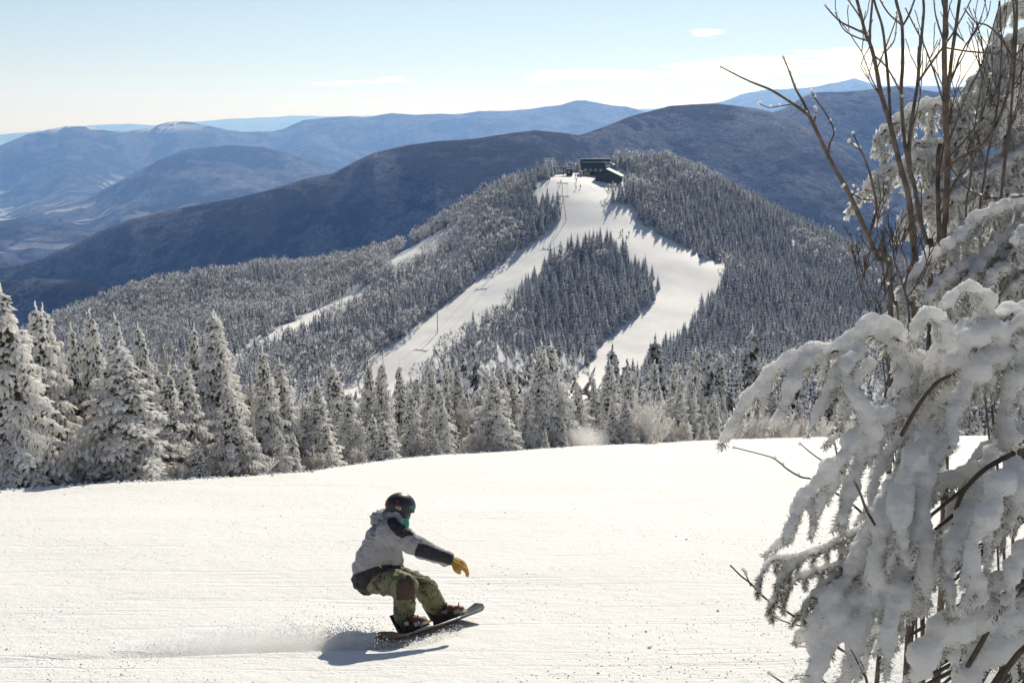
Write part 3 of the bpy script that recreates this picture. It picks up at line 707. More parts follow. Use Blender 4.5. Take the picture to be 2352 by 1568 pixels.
def bush(px, py_top, off, w, seed, label, stems=7, depth=4, material='rime_twig', r0=.018):
    rnd = random.Random(seed); Y = px_y(px, off); p = P(px, py_top, Y); g = gz(p.x, Y) - .05; h = p.z - g
    e = tag(empty('frosted_bush', (p.x, Y, g)), label, 'bush', 'bare frosted bushes along the edge of the piste')
    mb = MB()
    for s in range(stems):
        a = rnd.uniform(0, 6.28); t = rnd.uniform(.1, .55) * w
        grow_twigs(mb, (rnd.gauss(0, .08), rnd.gauss(0, .08), 0), (math.cos(a) * t, math.sin(a) * t, 1), h * rnd.uniform(.38, .55), r0 * h / 1.5, depth, rnd, .42, 3, 0, 0, .006, .18)
    mb.build('branches', [M[material]], e)
bush(75, 955, .8, 1.3, 1, 'white rimed bush of fanned bare twigs in the left corner of the piste edge', 9, 3, 'rime_twig', .022)
bush(15, 985, .6, 1.2, 2, 'white rimed bush cut by the left picture edge', 8, 3, 'rime_twig', .022)
bush(150, 1000, .8, 1.2, 3, 'rimed thicket right of the fanned white bush', 9, 3, 'rime_twig', .018)
bush(215, 1010, .7, 1.3, 4, 'rimed thicket under the left skirt of the widest fir', 8, 3, 'rime_twig', .016)
bush(300, 1030, .5, 1.3, 5, 'low brown twiggy thicket in front of the widest fir', 10, 4, 'bush_twig', .010)
bush(262, 985, .9, .8, 6, 'small white forked bush in front of the widest fir', 4, 3)
bush(590, 1040, .5, 1.4, 7, 'low bush of white bent stems lying over the piste edge', 9, 3, 'rime_twig', .02)
bush(560, 1045, .6, 1.2, 8, 'low brown thicket left of the bush of white bent stems', 8, 4, 'bush_twig', .010)
bush(1482, 912, 1.0, 1.1, 9, 'tall white rimed bush of upright twigs in the right half of the row', 9, 4)
bush(1510, 950, .8, 1.4, 10, 'white rimed bush leaning right at the foot of the tall white bush', 8, 4)
bush(1100, 925, 4, .8, 11, 'brownish frosted hardwood left behind the symmetrical cone-shaped fir', 8, 5, 'bush_twig', .014)
bush(1120, 950, 3, 1.0, 12, 'reddish brown bare shrub beside the symmetrical cone-shaped fir', 7, 4, 'bush_twig', .009)
bush(820, 1030, 1.0, 1.2, 13, 'brown thicket under the bluish narrow fir', 9, 4, 'bush_twig', .009)
for q, (px, py) in enumerate([(1690, 955), (1720, 965), (1752, 958), (1785, 962), (1815, 955), (1850, 965), (1880, 958), (1915, 965), (1950, 960), (1990, 955)]):
    bush(px, py, 1.5 + (q % 3), 1.3, 30 + q, 'low rimed thicket on the piste edge under the near snowy bough', 9, 4, 'bush_twig' if q % 2 else 'rime_twig', .014)
for q, px in enumerate([60, 400, 500, 720, 1100, 1330, 1560]):
    bush(px, px_top := float(np.interp(px, EDGE_PX, EDGE_PY)) - random.uniform(38, 62), .4 + random.random(), 1.4, 60 + q, 'ankle-deep twiggy tangle poking out between the firs of the piste edge', 8, 4, 'bush_twig', .009)
def snag(pts, off, r, label, broken=True, branches=6, seed=0):
    rnd = random.Random(seed); px0, py0 = pts[-1]; Y = px_y(px0, off)
    w = [P(px, py, Y) for px, py in pts]; g = gz(w[-1].x, Y) - .1; w.append(Vector((w[-1].x, Y, g)))
    o = Vector((w[-1].x, Y, g)); e = tag(empty('dead_snag', o), label, 'dead tree', 'dead snags standing among the firs')
    mb = MB(); w = [q - o for q in w][::-1]; mb.tube(w, np.linspace(r * 1.25, r * .8 if broken else r * .3, len(w)), 7)
    if broken:
        for i in range(4): mb.tube([w[-1] + Vector((rnd.uniform(-1, 1) * r * .5, 0, 0)), w[-1] + Vector((rnd.uniform(-1, 1) * r, 0, r * rnd.uniform(1, 3)))], [r * .4, r * .05], 4)
    mb.build('trunk', [M['dead']], e, True)
    b = MB()
    for i in range(branches):
        t = rnd.uniform(.5, .97); q = w[0].lerp(w[-1], t); a = rnd.choice([0, math.pi]) + rnd.uniform(-.7, .7)
        grow_twigs(b, q, (math.cos(a), math.sin(a), .1), rnd.uniform(.25, .5), r * .28, 1, rnd, .5, 2, 0, 0, .005, .05)
    if branches: b.build('branch', [M['rime_twig']], e)
snag([(371, 795), (380, 835), (388, 870), (400, 960)], 1.9, .055, 'broken pale snag with a splintered top left of the narrow fir spire', True, 7, 1)
snag([(574, 872), (578, 920), (583, 985)], 1.0, .04, 'straight bare pale pole standing before the pointed white fir', True, 2, 2)
snag([(643, 838), (648, 880), (652, 925)], 3.2, .035, 'thin bare dead top sticking out of the frosted fir', False, 9, 3)
snag([(736, 968), (731, 1000), (727, 1030)], 1.0, .022, 'slanting brown stick in front of the broad frosted fir', False, 0, 4)
snag([(972, 860), (973, 900), (974, 960)], 6.5, .03, 'thin dead stem among the three close spires', False, 3, 5)
snag([(1400, 880), (1408, 915), (1412, 960)], 3.0, .025, 'bent dead stick in front of the dark topped fir', False, 3, 6)
M['snow'] = mat_snow('fresh_snow', 22, .02, .5)

# ------------------------------------------------------------------ near firs loaded with snow, right of the camera
M['snow_load'] = mat_snow('snow_load', 85, .010, .8, (.99, .985, .965), .06, .42)
M['rime_load'] = mat_snow('rime_load', 45, .02, 1.0, (.985, .98, .96), .03, .45)
M['near_needle'] = simple('near_needles', (.085, .085, .032), .6, .5, 40)
M['twig'] = simple('brown_twig', (.10, .072, .05), .8, .35, 60, bump=.5, bdist=.002)
def remesh(mb, name, voxel, mat_, parent, disp=0, dscale=.05, smooth=0, ratio=0):
    me = mb.mesh(name + '_src', [mat_]); o = bpy.data.objects.new(name + '_src', me); COL.objects.link(o)
    m = o.modifiers.new('r', 'REMESH'); m.mode = 'VOXEL'; m.voxel_size = voxel; m.use_smooth_shade = True
    if smooth: s_ = o.modifiers.new('s', 'SMOOTH'); s_.iterations = smooth; s_.factor = .5
    if disp:
        tx = bpy.data.textures.new(name, 'CLOUDS'); tx.noise_scale = dscale; tx.noise_depth = 3
        d = o.modifiers.new('d', 'DISPLACE'); d.texture = tx; d.strength = disp; d.mid_level = .5; d.texture_coords = 'GLOBAL'
    dg = bpy.context.evaluated_depsgraph_get(); dg.update()
    out = bpy.data.meshes.new_from_object(o.evaluated_get(dg)); out.name = name
    bpy.data.objects.remove(o)
    out.materials.clear(); out.materials.append(mat_)
    return obj(name, out, parent) if name else out
ICO = None
def ico_pts(k=1):
    bm = bmesh.new(); bmesh.ops.create_icosphere(bm, subdivisions=k, radius=1)
    v = np.array([tuple(q.co) for q in bm.verts]); f_ = np.array([[w.index for w in q.verts] for q in bm.faces]); bm.free(); return v, f_
ICO = ico_pts(1); ICO2 = ico_pts(2)
class Fir:
    def __init__(s, seed, nlen=.019, nw=.0016, dens=1.0, rime=0, rl=.03, rs=1.0):
        s.rime = rime; s.rl = rl; s.rc = []; s.ra = []; s.rs = rs
        s.r = random.Random(seed); s.snow = MB(); s.twig = MB(); s.nc = []; s.nd = []; s.nl = nlen; s.nw = nw; s.dens = dens
    def ball(s, c, r, q=(1, 1, 1)):
        s.snow.add(ICO[0] * np.array([r * q[0], r * q[1], r * q[2]]) + np.array(tuple(c)), ICO[1])
    def chain(s, pts, rad, lift=.45, needles=1.0, tw=.003, jit=.13):
        """snow lying along a twig; pts world, rad snow radius per point"""
        pts = [Vector(p) for p in pts]
        # resample
        out = []; rr = []
        for i in range(len(pts) - 1):
            L = (pts[i + 1] - pts[i]).length; ra = (rad[i] + rad[i + 1]) / 2; n = max(1, int(L / (max(ra, .008) * .55)))
            for j in range(n):
                t = j / n; out.append(pts[i].lerp(pts[i + 1], t)); rr.append(rad[i] * (1 - t) + rad[i + 1] * t)
        out.append(pts[-1]); rr.append(rad[-1])
        for i, (p, r) in enumerate(zip(out, rr)):
            if r > .004:
                e = s.r.uniform(1 - jit, 1 + jit) * r * (1 + .28 * math.sin(i * .55 + p.x * 37) * (r > .016)) * s.rs
                s.ball(p + Vector((s.r.gauss(0, .12), s.r.gauss(0, .12), lift + s.r.gauss(0, .12))) * r, e, (1.05, 1.05, .95))
        s.twig.tube(out, np.linspace(tw * 1.4, tw * .7, len(out)), 5, 0, False)
        for i in range(len(out) - 1):
            a, b = out[i], out[i + 1]; d = (b - a); L = d.length
            if L < 1e-5: continue
            d /= L
            for q in range(int(L * s.rime * s.r.uniform(.6, 1.4)) + (s.rime > 0 and s.r.random() < .5)):
                w = Vector((s.r.gauss(0, 1), s.r.gauss(0, 1), s.r.gauss(-.5, .8))); w -= d * w.dot(d); w.normalize(); nd = (w * .8 + d * .75 - Vector((0, 0, .25))).normalized()
                s.rc.append(a.lerp(b, s.r.random()) + nd * (rr[i] * s.rs * .75 + s.rl * .25)); s.ra.append(nd)
            for q in range(int(L * 900 * needles * s.dens * s.r.uniform(.5, 1.5)) + (s.r.random() < .5)):
                p = a.lerp(b, s.r.random())
                w = Vector((s.r.gauss(0, 1), s.r.gauss(0, 1), s.r.gauss(-.35, .9))); w -= d * w.dot(d); w.normalize()
                nd = (w + d * .55).normalized()
                s.nc.append(p + nd * max(0, (rr[i] * 1.12 - .006) * s.r.uniform(.6, 1.06)) * (1 if w.z < .3 else .8)); s.nd.append(nd * s.nl * s.r.uniform(.65, 1.1))
    def lobes(s, path, r0, spacing, lmin, lmax, droop=.8, dirx=-.45, needles=1.0, sub=0, skip=.0):
        """hanging side sprays along a branch path"""
        path = [Vector(p) for p in path]; acc = 0
        for i in range(len(path) - 1):
            a, b = path[i], path[i + 1]; L = (b - a).length; d = (b - a).normalized()
            t = acc
            while t < L:
                p = a.lerp(b, t / L); l = s.r.uniform(lmin, lmax)
                if s.r.random() > skip:
                    sd = s.r.choice((-1, 1))
                    h = Vector((dirx + s.r.gauss(0, .3), sd * s.r.uniform(.1, .8), -droop * s.r.uniform(.6, 1.3))).normalized()
                    h = (h + d * .35).normalized()
                    n = 5; pts = [p]; cur = h.copy()
                    for j in range(n):
                        cur = (cur + Vector((s.r.gauss(0, .1), s.r.gauss(0, .1), -.12))).normalized(); pts.append(pts[-1] + cur * l / n)
                    rr = [r0 * s.r.uniform(.8, 1.1) * (1 - .55 * (j / n) ** 2) for j in range(n + 1)]
                    s.chain(pts, rr, .3, needles, .0018)
                    if sub and l > .09:
                        s.lobes(pts[1:], r0 * .7, .05, l * .25, l * .5, droop, dirx, needles, sub - 1, .25)
                t += spacing * s.r.uniform(.7, 1.4)
            acc = t - L
    def finish(s, e, inv, voxel, smat, disp, dscale, smooth=3):
        sn = remesh(s.snow, 'snow_load', voxel, smat, e, disp, dscale, smooth); sn.location = inv
        t = s.twig.build('branches', [M['twig']], e, True); t.location = inv
        if s.rc:
            rg = np.random.RandomState(1); n = len(s.rc); v, f_ = lozenges(np.array([tuple(q) for q in s.rc]), np.array([tuple(q) for q in s.ra]), rg.normal(0, 1, (n, 3)) + [0, 0, .6], s.rl * rg.uniform(.7, 1.4, n), s.rl * rg.uniform(.25, .5, n), s.rl * rg.uniform(.2, .4, n))
            o = obj('rime', npmesh('rime', v, f_, [M['rime_load']]), e); o.location = inv; print('rime', n)
        c = np.array([tuple(q) for q in s.nc]); d = np.array([tuple(q) for q in s.nd]); n = len(c)
        sdv = np.cross(d, np.random.RandomState(3).normal(0, 1, d.shape)); sdv /= np.linalg.norm(sdv, axis=1)[:, None]; sdv *= s.nw / 2
        th_ = np.cross(d, sdv); th_ /= np.linalg.norm(th_, axis=1)[:, None]; th_ *= s.nw / 2
        v = np.stack([c - sdv - th_ * .6, c + sdv - th_ * .6, c + th_, c + d * .98 - sdv * .4, c + d + sdv * .4], 1).reshape(-1, 3)
        f_ = (np.array([(0, 1, 4), (0, 4, 3), (1, 2, 4), (2, 0, 3), (2, 3, 4)])[None] + np.arange(n)[:, None, None] * 5).reshape(-1, 3)
        o = obj('needles', npmesh('needles', v, f_, [M['near_needle']]), e); o.location = inv
        print('fir', n, 'needles', len(sn.data.polygons), 'snow faces')
def pp(l): return [P(*q) for q in l]
def dense(pts, n=4):
    """smooth a traced polyline"""
    p = [Vector(q) for q in pts]; out = []
    for i in range(len(p) - 1):
        p0, p1, p2, p3 = p[max(0, i - 1)], p[i], p[i + 1], p[min(len(p) - 1, i + 2)]
        for j in range(n):
            t = j / n
            out.append(.5 * ((2 * p1) + (p2 - p0) * t + (2 * p0 - 5 * p1 + 4 * p2 - p3) * t * t + (3 * p1 - p0 - 3 * p2 + p3) * t ** 3))
    out.append(p[-1]); return out
def bough(F, l, r0, r1, lobe_r=.02, sp=.055, lmin=.06, lmax=.16, droop=.8, needles=1.0, tw=.007, sub=0, lift=.5, skip=.05, dirx=-.45):
    pts = dense(pp(l)); n = len(pts)
    # radius grows from the tip to the butt and thins again
    rr = [r0 + (r1 - r0) * min(1, 2.2 * i / n) for i in range(n)]
    F.chain(pts, rr, lift, needles * .5, tw)
    F.lobes(pts[:int(n * .93)], lobe_r, sp, lmin, lmax, droop, dirx, needles, sub, skip)
TX, TY = 2.16, 4.95          # trunk foot of the near fir, outside the frame to the right
g0 = gz(TX, TY)
nf = tag(empty('snow_laden_fir', (TX, TY, g0)), 'big near fir at the lower right, boughs buried under thick lumps of fresh snow', 'fir')
F = Fir(4, .018, .0016, .95, 420, .019, .90)
# top arch reaching out to the left
bough(F, [(1674,991,4.2),(1698,945,4.22),(1732,901,4.25),(1790,843,4.3),(1861,811,4.35),(1925,804,4.4),(1983,758,4.45),(2016,749,4.47),(2054,768,4.5),(2093,823,4.55),(2138,856,4.6),(2248,872,4.8),(2420,870,4.95)], .020, .034, .021, .06, .05, .13, 1.0, 1.0)
bough(F, [(1787,968,4.2),(1803,925,4.22),(1820,885,4.25),(1843,840,4.3),(1880,822,4.33)], .018, .030, .018, .045, .03, .06, 1.1)
bough(F, [(1872,965,4.25),(1890,925,4.28),(1912,880,4.3),(1938,826,4.35)], .018, .024, .018, .05, .03, .07, 1.1, 1.2)
bough(F, [(2003,1012,4.2),(1992,955,4.2),(1958,915,4.22),(1942,880,4.25),(1948,838,4.3),(1975,815,4.4)], .030, .030, .022, .05, .05, .11, 1.1)
bough(F, [(1925,1000,4.3),(1938,940,4.3),(1960,880,4.35),(2000,840,4.4)], .018, .024, .017, .05, .04, .08, 1.1)
bough(F, [(2060,905,4.4),(2075,850,4.42),(2050,800,4.44),(2020,775,4.46)], .018, .026, .018, .05, .03, .07, 1.1)
# curled leader and the knot of snow behind the arch
bough(F, [(2098,765,4.35),(2108,738,4.36),(2132,728,4.38),(2158,742,4.4),(2168,790,4.42),(2140,850,4.45),(2120,900,4.5),(2095,960,4.5)], .016, .034, .02, .06, .04, .10, 1.1)
bough(F, [(2178,695,4.5),(2205,668,4.55),(2240,672,4.58),(2266,700,4.6),(2240,750,4.65),(2210,800,4.7),(2170,850,4.7)], .020, .034, .022, .06, .05, .12, 1.0)
bough(F, [(2180,850,4.4),(2200,810,4.42),(2240,780,4.45),(2280,770,4.5),(2330,800,4.6),(2420,830,4.8)], .024, .042, .024, .055, .05, .12, 1.1)
bough(F, [(2185,980,4.3),(2205,920,4.35),(2240,860,4.4),(2290,830,4.5),(2360,850,4.7)], .022, .046, .026, .05, .05, .13, 1.1)
bough(F, [(2340,720,4.6),(2290,728,4.6),(2262,750,4.6),(2240,790,4.65)], .024, .022, .018, .05, .04, .09, 1.1)
bough(F, [(2330,1010,4.4),(2310,950,4.45),(2330,880,4.5),(2400,850,4.6)], .02, .036, .022, .05, .05, .13, 1.1)
# left hanging boughs
bough(F, [(1812,1236,4.0),(1822,1195,4.0),(1845,1148,4.05),(1893,1098,4.1),(1940,1050,4.15),(1975,998,4.25),(2030,960,4.4),(2120,930,4.6)], .019, .034, .02, .05, .06, .14, 1.2)
bough(F, [(1868,1195,4.1),(1885,1150,4.12),(1925,1100,4.2)], .018, .024, .018, .05, .05, .10, 1.2)
bough(F, [(1935,1200,4.1),(1955,1130,4.15),(1975,1060,4.2),(2010,1000,4.3)], .022, .030, .022, .05, .05, .13, 1.2)
bough(F, [(1751,1316,4.1),(1775,1285,4.1),(1830,1278,4.15),(1895,1258,4.2),(1950,1228,4.3),(2050,1190,4.5)], .012, .014, .012, .05, .04, .12, .7, 2.2, .004, 0, .5)
bough(F, [(1785,1335,4.1),(1815,1300,4.12),(1852,1278,4.15)], .010, .012, .011, .04, .03, .07, .9, 2.4, .003)
bough(F, [(1772,1378,4.1),(1800,1350,4.12),(1850,1320,4.15),(1930,1296,4.2),(1990,1270,4.3)], .010, .014, .012, .045, .05, .12, 1.0, 2.8, .004, 1)
bough(F, [(1838,1405,4.1),(1870,1362,4.12),(1925,1320,4.2),(1985,1290,4.3)], .008, .013, .011, .04, .05, .10, 1.1, 3.0, .004, 1)
bough(F, [(1866,1500,4.05),(1872,1430,4.07),(1905,1385,4.1),(1955,1320,4.15),(1998,1225,4.2),(2040,1150,4.3),(2095,1090,4.5)], .022, .038, .023, .05, .06, .15, 1.2)
bough(F, [(1876,1560,4.0),(1888,1510,4.02),(1912,1465,4.05),(1950,1400,4.1),(1985,1370,4.15),(2040,1330,4.3)], .022, .042, .024, .05, .06, .15, 1.2)
bough(F, [(1950,1560,4.0),(1958,1500,4.02),(1985,1430,4.05),(2010,1380,4.1),(2060,1340,4.2)], .026, .042, .025, .05, .06, .14, 1.2)
bough(F, [(2016,1345,4.05),(2012,1290,4.05),(2022,1235,4.1),(2040,1165,4.2),(2080,1110,4.3),(2140,1060,4.5)], .026, .042, .024, .05, .06, .14, 1.2)
bough(F, [(2085,1295,4.0),(2070,1235,4.03),(2068,1160,4.1),(2090,1080,4.2),(2140,1010,4.4)], .022, .044, .024, .05, .06, .15, 1.2)
bough(F, [(2130,1310,4.05),(2128,1240,4.1),(2118,1160,4.15),(2128,1080,4.25),(2180,1020,4.4)], .022, .040, .024, .05, .06, .15, 1.2)
bough(F, [(2262,1380,3.95),(2228,1310,3.98),(2238,1240,4.0),(2272,1190,4.05),(2290,1130,4.1),(2340,1100,4.2),(2420,1080,4.4)], .022, .044, .024, .05, .06, .15, 1.2)
bough(F, [(2185,1380,4.0),(2180,1310,4.05),(2190,1250,4.1),(2215,1190,4.2),(2260,1120,4.4)], .022, .038, .022, .05, .06, .14, 1.2)
bough(F, [(2040,1480,3.95),(2045,1420,4.0),(2085,1360,4.1),(2150,1320,4.2)], .024, .044, .024, .05, .06, .14, 1.2)
bough(F, [(2110,1560,4.0),(2130,1500,4.02),(2180,1460,4.1),(2260,1440,4.2),(2400,1430,4.4)], .035, .065, .028, .06, .06, .15, 1.0)
bough(F, [(2210,1600,4.1),(2240,1540,4.12),(2290,1500,4.2),(2400,1490,4.4)], .035, .06, .028, .06, .06, .14, 1.0)
bough(F, [(2330,1180,4.1),(2345,1120,4.15),(2390,1080,4.3)], .02, .034, .022, .05, .06, .14, 1.2)
bough(F, [(2310,1380,4.05),(2330,1300,4.1),(2400,1230,4.3)], .022, .036, .022, .05, .06, .14, 1.2)
rr_ = random.Random(12)
FILL = [(2000,1000),(2120,800),(2352,790),(2352,940),(2180,960),(2160,1110),(2352,1120),(2352,1568),(1880,1568),(1905,1440),(1990,1260),(1970,1100)]
cnt = 0
while cnt < 34:
    x, y = rr_.uniform(1880, 2370), rr_.uniform(880, 1568)
    if not inpoly(np.array([x]), np.array([y]), FILL)[0]: continue
    cnt += 1; dp = rr_.uniform(4.35, 5.1); L = rr_.uniform(110, 240)
    a = rr_.uniform(.2, .95)
    bough(F, [(x, y, dp - .1), (x + L * .3 * a, y - L * .4, dp), (x + L * .8 * a + 15, y - L * .75, dp + .06), (x + L * 1.2 * a + 50, y - L * .9, dp + .15)], .015, rr_.uniform(.022, .036), .019, .055, .05, .13, 1.2, 1.2, .005)
# bare wood showing: main limbs
for l, r in (([(1865,1290,4.25),(1890,1265,4.25),(1990,1215,4.4),(2100,1160,4.6),(2400,1100,4.95)], .006), ([(2330,1040,4.3),(2265,1075,4.25),(2215,1125,4.2),(2195,1170,4.2)], .009), ([(2420,1300,4.3),(2330,1350,4.2),(2290,1410,4.15),(2240,1500,4.1),(2180,1600,4.1)], .011), ([(2420,1440,4.1),(2340,1500,4.05),(2270,1600,4.0)], .012),
             ([(2070,1000,4.2),(2110,930,4.25),(2150,880,4.3),(2190,860,4.4)], .008), ([(2352,1190,4.2),(2300,1195,4.2),(2250,1230,4.2)], .006), ([(2095,1330,4.05),(2120,1290,4.1),(2150,1240,4.2)], .004)):
    q = dense(pp(l)); F.twig.tube(q, np.linspace(r, r * .8, len(q)), 6, 0, False)
    for i in range(0, len(q) - 1):
        for z in range(5):
            d = (q[i + 1] - q[i]).normalized(); w = Vector((F.r.gauss(0, 1), F.r.gauss(0, 1), F.r.gauss(-.5, .7))); w -= d * w.dot(d); w.normalize(); F.nc.append(q[i].lerp(q[i + 1], F.r.random())); F.nd.append((w + d * .5).normalized() * .03)
# limbs join the trunk
for i in range(26):
    z = rr_.uniform(-2.4, -1.1); q = [Vector((TX, TY, z + .15)), Vector((TX - .25, TY - .25, z + .1)), Vector((TX - rr_.uniform(.45, .8), TY - rr_.uniform(.3, .6), z - .08))]
    F.twig.tube(dense(q), np.linspace(.014, .006, 9), 5, 0, False)
F.finish(nf, (-TX, -TY, -g0), .0075, M['snow_load'], .018, .012)
mb = MB(); mb.tube([(0.03 * math.sin(i), 0, -.4 + i * .42) for i in range(10)], np.linspace(.085, .02, 10), 10); mb.build('trunk', [M['bark']], nf, True)

# the fir behind it, reaching above the frame
TX2, TY2 = 3.75, 8.3; g1 = gz(TX2, TY2)
bf = tag(empty('snow_laden_fir', (TX2, TY2, g1)), 'tall rime-white fir at the right picture edge behind the bare stems, reaching above the frame', 'fir')
G = Fir(8, .02, .003, .3, 420, .045, .72)
def bb(l, r0, r1, **k): bough(G, l, r0, r1, k.get('lr', .019), k.get('sp', .042), k.get('a', .09), k.get('b', .22), k.get('droop', .9), k.get('nd', 1.0), .009, k.get('sub', 1), .4, .05, k.get('dirx', -.3))
bb([(2007,327,7.6),(2025,305,7.6),(2047,288,7.65),(2093,256,7.7),(2152,240,7.8),(2211,247,7.9),(2260,228,8.0),(2352,200,8.2),(2420,190,8.3)], .022, .045)
bb([(2096,332,7.7),(2120,328,7.7),(2146,330,7.75),(2222,333,7.9),(2281,308,8.0),(2328,270,8.1),(2400,260,8.3)], .022, .04, a=.05, b=.14)
bb([(2102,350,7.6),(2146,353,7.65),(2185,362,7.7)], .022, .03, a=.04, b=.08)
bb([(1986,437,7.4),(2000,418,7.4),(2017,402,7.45),(2055,385,7.5),(2105,364,7.6),(2146,370,7.7),(2210,376,7.8),(2352,384,8.1),(2420,380,8.3)], .022, .045)
bb([(2067,516,7.3),(2080,490,7.35),(2120,458,7.5),(2170,430,7.6),(2240,420,7.8),(2352,430,8.2)], .02, .036)
bb([(2222,190,7.8),(2250,175,7.85),(2285,168,7.9),(2330,140,8.0),(2400,110,8.3)], .02, .04)
bb([(2262,120,7.9),(2300,100,8.0),(2350,80,8.1),(2420,60,8.3)], .02, .036)
bb([(2300,20,8.0),(2340,5,8.1),(2420,-20,8.3)], .02, .03)
bb([(2180,470,7.3),(2215,440,7.4),(2260,430,7.6),(2352,440,7.9)], .026, .045)
bb([(2200,300,7.7),(2240,280,7.8),(2300,250,7.9),(2400,240,8.2)], .02, .035)
bb([(2240,400,7.4),(2290,390,7.5),(2352,350,7.8),(2420,330,8.2)], .024, .04)
rr_ = random.Random(21)
FILL2 = [(2165,270),(2352,90),(2352,760),(2090,760),(2120,600),(2170,430)]
cnt = 0
while cnt < 42:
    x, y = rr_.uniform(2060, 2370), rr_.uniform(90, 760)
    if not inpoly(np.array([x]), np.array([y]), FILL2)[0]: continue
    cnt += 1; dp = rr_.uniform(7.3, 8.6); L = rr_.uniform(90, 200)
    bb([(x, y, dp), (x + L * .35, y - L * .25, dp + .05), (x + L * .8, y - L * .35, dp + .1), (x + L * 1.2, y - L * .4, dp + .2)], .016, .032, lr=.018, a=.07, b=.17, sub=1)
for i in range(0):
    z = 0; q = [Vector((TX2, TY2, z + .1)), Vector((TX2 - .4, TY2 - .1, z + .12)), Vector((TX2 - rr_.uniform(.7, 1.3), TY2 - rr_.uniform(.1, .6), z))]
    G.twig.tube(dense(q), np.linspace(.018, .006, 9), 5, 0, False)
G.finish(bf, (-TX2, -TY2, -g1), .0115, M['rime_load'], .03, .03, 1)
mb = MB(); mb.tube([(0.03 * math.sin(i), 0, -.4 + i * .7) for i in range(11)], np.linspace(.12, .03, 11), 10); mb.build('trunk', [M['bark']], bf, True)
# a middle fir between them
TX3, TY3 = 2.95, 6.4; g2 = gz(TX3, TY3)
mf = tag(empty('snow_laden_fir', (TX3, TY3, g2)), 'middle fir of the right side, long sloping snow-lined bough above the curled snow knot', 'fir')
H = Fir(15, .02, .0024, .6, 420, .030, .8)
def bc(l, r0, r1, **k): bough(H, l, r0, r1, k.get('lr', .015), k.get('sp', .038), k.get('a', .08), k.get('b', .2), k.get('droop', .9), k.get('nd', 1.0), .007, k.get('sub', 1), .45, .05, k.get('dirx', -.3))
bc([(2049,735,5.7),(2068,690,5.7),(2095,640,5.75),(2140,590,5.8),(2190,555,5.9),(2225,525,6.0),(2250,500,6.05),(2296,484,6.1),(2352,466,6.3),(2430,450,6.4)], .02, .036)
bc([(2120,720,5.6),(2140,670,5.65),(2190,630,5.8),(2260,600,6.0),(2352,590,6.3)], .018, .03)
bc([(2262,680,5.7),(2275,640,5.75),(2310,620,5.9),(2352,608,6.0),(2430,590,6.3)], .02, .036)
bc([(2180,690,5.7),(2230,640,5.8),(2290,560,6.0),(2352,530,6.2)], .018, .03)
bc([(2330,560,5.8),(2352,540,5.9),(2420,520,6.2)], .03, .04)
rr_ = random.Random(33); cnt = 0
FILL3 = [(2110,680),(2200,590),(2352,520),(2352,800),(2150,800)]
while cnt < 24:
    x, y = rr_.uniform(2100, 2370), rr_.uniform(520, 820)
    if not inpoly(np.array([x]), np.array([y]), FILL3)[0]: continue
    cnt += 1; dp = rr_.uniform(5.7, 6.6); L = rr_.uniform(90, 180)
    bc([(x, y, dp), (x + L * .35, y - L * .35, dp + .05), (x + L * .8, y - L * .5, dp + .1), (x + L * 1.2, y - L * .55, dp + .2)], .014, .028, lr=.014, a=.06, b=.15, sub=1)
for i in range(0):
    z = 0; q = [Vector((TX3, TY3, z + .1)), Vector((TX3 - .3, TY3 - .1, z + .12)), Vector((TX3 - rr_.uniform(.6, .9), TY3 - rr_.uniform(.1, .5), z))]
    H.twig.tube(dense(q), np.linspace(.014, .005, 9), 5, 0, False)
H.finish(mf, (-TX3, -TY3, -g2), .009, M['rime_load'], .022, .03, 1)
mb = MB(); mb.tube([(0.03 * math.sin(i), 0, -.4 + i * .45) for i in range(11)], np.linspace(.09, .02, 11), 10); mb.build('trunk', [M['bark']], mf, True)

# ------------------------------------------------------------------ bare stems
M['sapling'] = simple('sapling_bark', (.105, .082, .068), .8, .8, 14, bump=.5, bscale=60, bdist=.003)
def stems(name, label, cat, foot, trunks, twigs=(), seed=0, auto=0, bud=True, top_twigs=0, tl=.5):
    rnd = random.Random(seed); fx, fy = foot; g = gz(fx, fy) - .05; e = tag(empty(name, (fx, fy, g)), label, cat)
    o = Vector((fx, fy, g)); knots = MB()
    for j, (l, r0, r1) in enumerate(list(trunks) + list(twigs)):
        q = pp(l)
        if j < len(trunks) and l[0][3:] == (): pass
        if j < len(trunks) and trunks[j][0][0][1] > 480: q = [o + Vector((rnd.uniform(-.06, .06), rnd.uniform(-.06, .06), 0)), (o + q[0]) / 2 + Vector((.03, 0, 0))] + q
        q = [p - o for p in dense(q, 5)]
        mb = MB(); mb.tube(q, [r * rnd.uniform(.93, 1.07) for r in np.linspace(r0, r1, len(q))], 8 if r0 > .01 else 5)
        if j < len(trunks):
            for z in range(auto):
                i = rnd.randint(len(q) // 2, len(q) - 2); grow_twigs(mb, q[i], (rnd.uniform(-1, 1), rnd.uniform(-.4, .4), 1.0), tl * rnd.uniform(.5, 1.1), r1 * .6, 2, rnd, .35, 2, 0, 0, .0022, .22, 5)
            mb.build('trunk', [M['sapling']], e, True)
        else:
            if bud and r1 < .006:
                mb.add(ICO[0] * .008 + np.array(tuple(q[-1])), ICO[1], 1)
                for z in range(3):
                    i = rnd.randint(2, len(q) - 2); mb.add(ICO[0] * np.array([.007, .007, .008]) + np.array(tuple(q[i] + Vector((0, 0, .006)))), ICO[1], 1)
            mb.build('branch', [M['sapling'], M['snow_load']], e, True)
S1 = 6.2
def y_(l, d): return [(a, b, d) for a, b in l]
